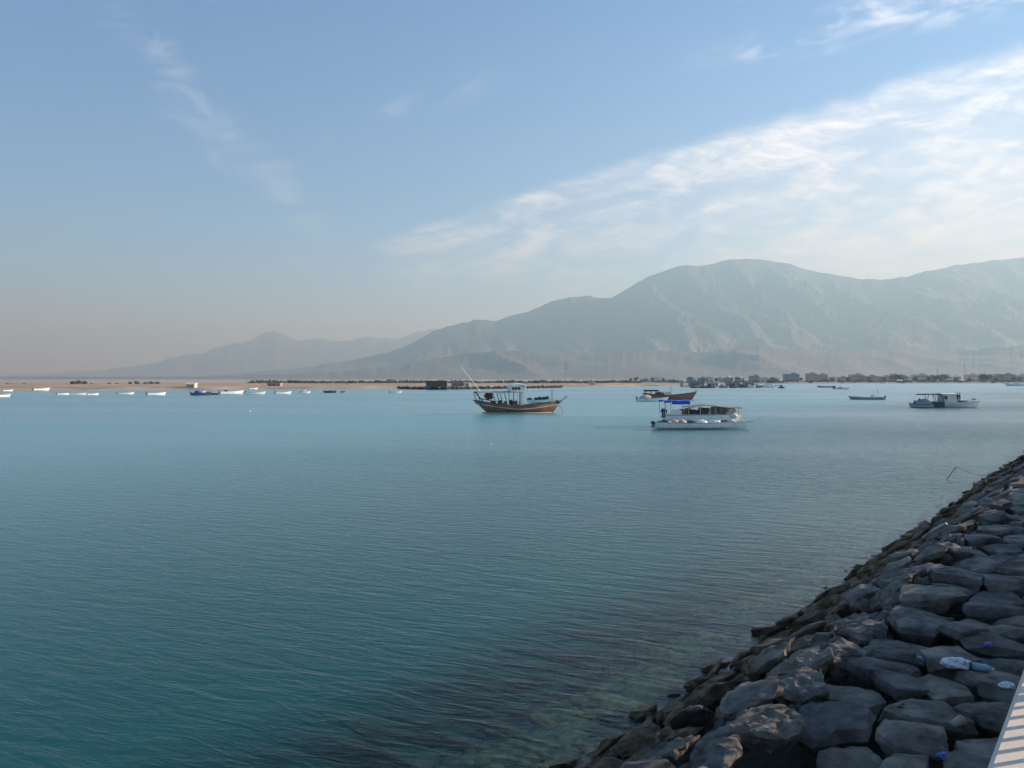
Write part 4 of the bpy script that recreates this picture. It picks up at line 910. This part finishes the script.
for i, (u, w) in enumerate(((72, 1), (78, 1.1), (85, 1.0), (92, .5), (109, .6), (117, .55), (131, .8), (137, .95), (145, .75), (151, .9), (157, .8), (24, .5), (7, .5))):
    tree(u, 620, -0.6, 0.5 * w + .1, 'low dark bush on the sandy skyline, %s from the left' % ordinal(1 + sorted((7, 24, 72, 78, 85, 92, 109, 117, 131, 137, 145, 151, 157)).index(u)), 'bushes on the spit skyline', i % 3)
TT = [(630, 1100), (636, 1110), (652, 1090), (664, 1100), (690, 1080), (702, 1090), (716, 1100), (738, 1100), (772, 1080), (802, 1040), (832, 1040), (848, 1035), (868, 1040), (884, 1040), (895, 1030), (899, 1030), (903, 1035), (915, 1040), (929, 1040), (936, 1030), (941, 1030), (945, 1035), (956, 1040), (970, 1040), (982, 1030), (987, 1030), (996, 1040), (1012, 1030), (1020, 1035)]
big = {895, 899, 903, 936, 941, 945, 982, 987}
for i, (u, d) in enumerate(TT):
    tree(u, d, 1.5, (1.5 if u in big else 0.95) * (0.85 + .3 * ((i * 37) % 10) / 10), '%s tree on the far town shore, %s from the left' % ('tall dark' if u in big else 'rounded grey-green', ordinal(i + 1)), 'trees on the far town shore', i % 3)
# town: (u0, u1, top v, wall, storeys, distance, label)
TOWN = [(640, 648, 379.3, 3, 1, 1150, 'low grey block at the left end of the far town'), (655, 660, 376.8, 0, 2, 1150, 'bright white narrow building left in the far town'), (665, 678, 379.2, 0, 1, 1130, 'long low white hall left of the small tower'), (687, 695, 378.6, 1, 2, 1150, 'cream block right of the small shore tower'), (698, 706, 378.0, 3, 2, 1160, 'grey block behind the left part of the quay'),
        (707, 712, 376.8, 0, 2, 1160, 'white cube above the left part of the quay'), (715, 722, 378.4, 2, 2, 1150, 'tan block above the orange boat'), (724, 732, 377.6, 3, 2, 1170, 'grey building with a dome behind the quay'), (736, 743, 378.2, 1, 2, 1160, 'cream block between the domed and dark buildings'), (750, 758, 375.6, 3, 2, 1140, 'tall grey block above the right part of the quay'),
        (760, 767, 377.4, 0, 2, 1140, 'white block right of the tall grey one'), (769, 778, 378.4, 1, 1, 1130, 'low cream block before the large grey hall'), (784, 798, 374.0, 3, 2, 1120, 'large grey hall, widest building of the town'), (807, 815, 373.4, 4, 3, 1120, 'rose-brown block, left half of the big pair'), (815.4, 826, 374.4, 2, 3, 1125, 'tan block, right half of the big pair'),
        (829, 836, 376.8, 0, 2, 1120, 'white block just right of the big brown pair'), (838, 846, 377.0, 4, 2, 1120, 'rose block between the big pair and the grey villa'), (850, 862, 374.6, 2, 2, 1130, 'wide tan villa right of centre of the town'), (864, 876, 376.0, 4, 2, 1120, 'wide rose block left of the first tall trees'), (878, 890, 376.4, 2, 2, 1125, 'tan block touching the first tall trees'),
        (906, 911, 376.2, 0, 2, 1120, 'small bright white house right of the first tall trees'), (913, 926, 374.6, 1, 2, 1125, 'wide cream block before the second tall trees'), (927, 934, 376.0, 3, 2, 1120, 'grey block touching the second tall trees'), (948, 959, 376.2, 0, 2, 1120, 'pale block left of the tall lattice mast'), (966, 976, 374.6, 1, 2, 1125, 'cream block right of the tall lattice mast'),
        (978, 986, 376.4, 3, 2, 1130, 'grey block behind the third tall trees'), (990, 999, 375.2, 2, 2, 1130, 'tan block right of the third tall trees'), (1001, 1012, 374.2, 3, 3, 1125, 'three-storey grey block near the right edge'), (1014, 1026, 375.0, 1, 2, 1125, 'cream block cut by the right edge of the photo')]
for u0, u1, vt, wm, nf, d, lab in TOWN:
    w = (u1 - u0) / F * d; zt = CH + (V0 - vt) / F * d; h = zt - 1.8
    o = house('town_building', lab, 'building', ((((u0 + u1) / 2) - U0) / F * d, d, 1.3), w, 12, h, WALLS[wm], max(2, int(w / 3.5)), nf, rz=R(random.uniform(-6, 6)), group='buildings of the far town')
    if 'dome' in lab: MB().lathe([(3.2, 0), (3.0, 1.5), (2, 2.7), (.3, 3.4), (.1, 4.6)], (0, 0, h + .5), 14).build('dome', WALLS[0], o, True)
    elif w > 9: MB().box((w * .22, 1, h + 1.3), (w * .3, 5, 2.0)).build('roof_room', WALLS[wm], o)
    if (int(u0) % 3) == 0: MB().lathe([(.7, 0), (.7, 1.3), (.2, 1.5)], (-w * .3, 2, h + .5), 10).build('water_tank', WALLS[0], o)
t = house('watch_tower', 'small cream tower on the shore at the root of the quay', 'tower', wl(681.5, 387.2) + Vector((0, 0, 0.3)), 1.6, 1.6, 3.6, WALLS[1], 1, 2)
def mast(u, vt, d, lab, w=1.1):
    t = thing('lattice_mast', lab, 'mast', ((u - U0) / F * d, d, 1.2)); h = CH + (V0 - vt) / F * d - 1.2
    for a, b in ((-1, -1), (1, -1), (1, 1), (-1, 1)): MB().tube([(a * w, b * w, 0), (a * .15, b * .15, h)], .12, 4).build('leg', M_STEEL, t)
    mb = MB(); n = 14
    for i in range(n):
        k0, k1 = i / n, (i + 1) / n; w0, w1 = w * (1 - k0) + .15 * k0, w * (1 - k1) + .15 * k1
        for a, b, c, d_ in ((-1, -1, 1, -1), (1, -1, 1, 1), (1, 1, -1, 1), (-1, 1, -1, -1)): mb.tube([(a * w0, b * w0, h * k0), (c * w1, d_ * w1, h * k1)], .07, 4)
    mb.build('lattice', M_STEEL, t); return t
mast(964.5, 362.5, 1150, 'tall thin lattice mast over the right part of the town'); mast(937.3, 366, 1150, 'shorter thin mast above the second tall trees', .8)
# fishing quay with moored boats
def quay_pt(k): return wl(688 + (782 - 688) * k, 387.3 - 0.8 * k)
q0, q1 = quay_pt(0), quay_pt(1); mid = (q0 + q1) / 2; ang = math.atan2(q1.y - q0.y, q1.x - q0.x)
qt = thing('quay', 'long low dark quay with moored fishing boats, on the right of the spit', 'quay', mid, ang)
MB().box((0, 2.5, 0.45), ((q1 - q0).length, 4, 0.3)).build('deck', M_WOODD, qt)
pl = None
for i in range(22):
    if pl is None: pl = MB().tube([(0, 0, -2), (0, 0, 1.5)], .18, 6).build('pile', M_WOODD, qt); o = pl
    else: o = pl.copy(); C.objects.link(o)
    o.location = (-(q1 - q0).length / 2 + (q1 - q0).length * (i + .5) / 22, 0.4, 0)
QB = [(695, M_WOODD, 'dark wooden fishing boat at the left end of the quay'), (703, M_DARK, 'black fishing boat second from the left at the quay'), (711, M_WOODD, 'dark wooden fishing boat left of the orange one at the quay'), (723.5, M_ORANGE, 'orange-pink cabin boat at the middle of the quay'), (733.5, M_NAVY, 'navy fishing boat right of the orange one'), (742.5, M_WOODD, 'brown fishing boat with tall mast at the quay'), (751, M_CREAM, 'cream cabin boat with dark roof near the right end of the quay'), (758, M_WOODR, 'reddish fishing boat at the right end of the quay'), (769.5, M_WHITE, 'low white boat beyond the right end of the moored row')]
for i, (u, mt, lab) in enumerate(QB):
    L = 5.6 if u != 769.5 else 8; t = thing('fishing_boat', lab, 'fishing boat', group='boats moored along the quay')
    h, P_, S_ = hull(L * .85, 1.9, .9 if u != 769.5 else .6, bow_up=.5, stern_up=.2, draft=.3, rb=.6, floor=.5); h.build('hull', mt, t); rail_mb(P_, S_, .06).build('rub_rail', M_DARK if i % 2 else M_TRIM, t)
    MB().box((-L * .15, 0, 1.4), (L * .3, 1.2, 1.1), None, .9).build('cabin', (M_DARK, M_TRIM, M_NAVY, M_ORANGE, M_DARK, M_WOODD, M_CREAM, M_TRIM, M_WHITE)[i], t)
    MB().box((-L * .15, 0, 2.02), (L * .36, 1.4, .1)).build('roof', M_DARK if i != 3 else M_CREAM, t)
    MB().tube([(L * .1, 0, .6), (L * .1, 0, (3.2, 2.8, 4.2, 2.9, 3.4, 5.4, 4.8, 3.1, 2.3)[i])], .05, 5).build('mast', M_WOODD, t)
    place(t, u, 388.1 - (u - 690) * .006, R((-1) ** i * 6))
# warehouse sheds behind the quay on the low spit
for u, w, hgt, wm, lab in ((700, 9, 2.6, 3, 'grey quay shed behind the left moored boats'), (716, 6, 2.2, 1, 'cream quay shed left of the orange boat'), (737, 8, 2.4, 3, 'dark grey quay shed behind the navy boat'), (753, 6, 2.6, 4, 'rose quay shed behind the cream boat')):
    p0 = wl(u, 387.0); house('quay_shed', lab, 'shed', (p0.x, p0.y + 9, 0.3), w, 5, hgt, WALLS[wm], 3, 1, group='sheds on the quay')
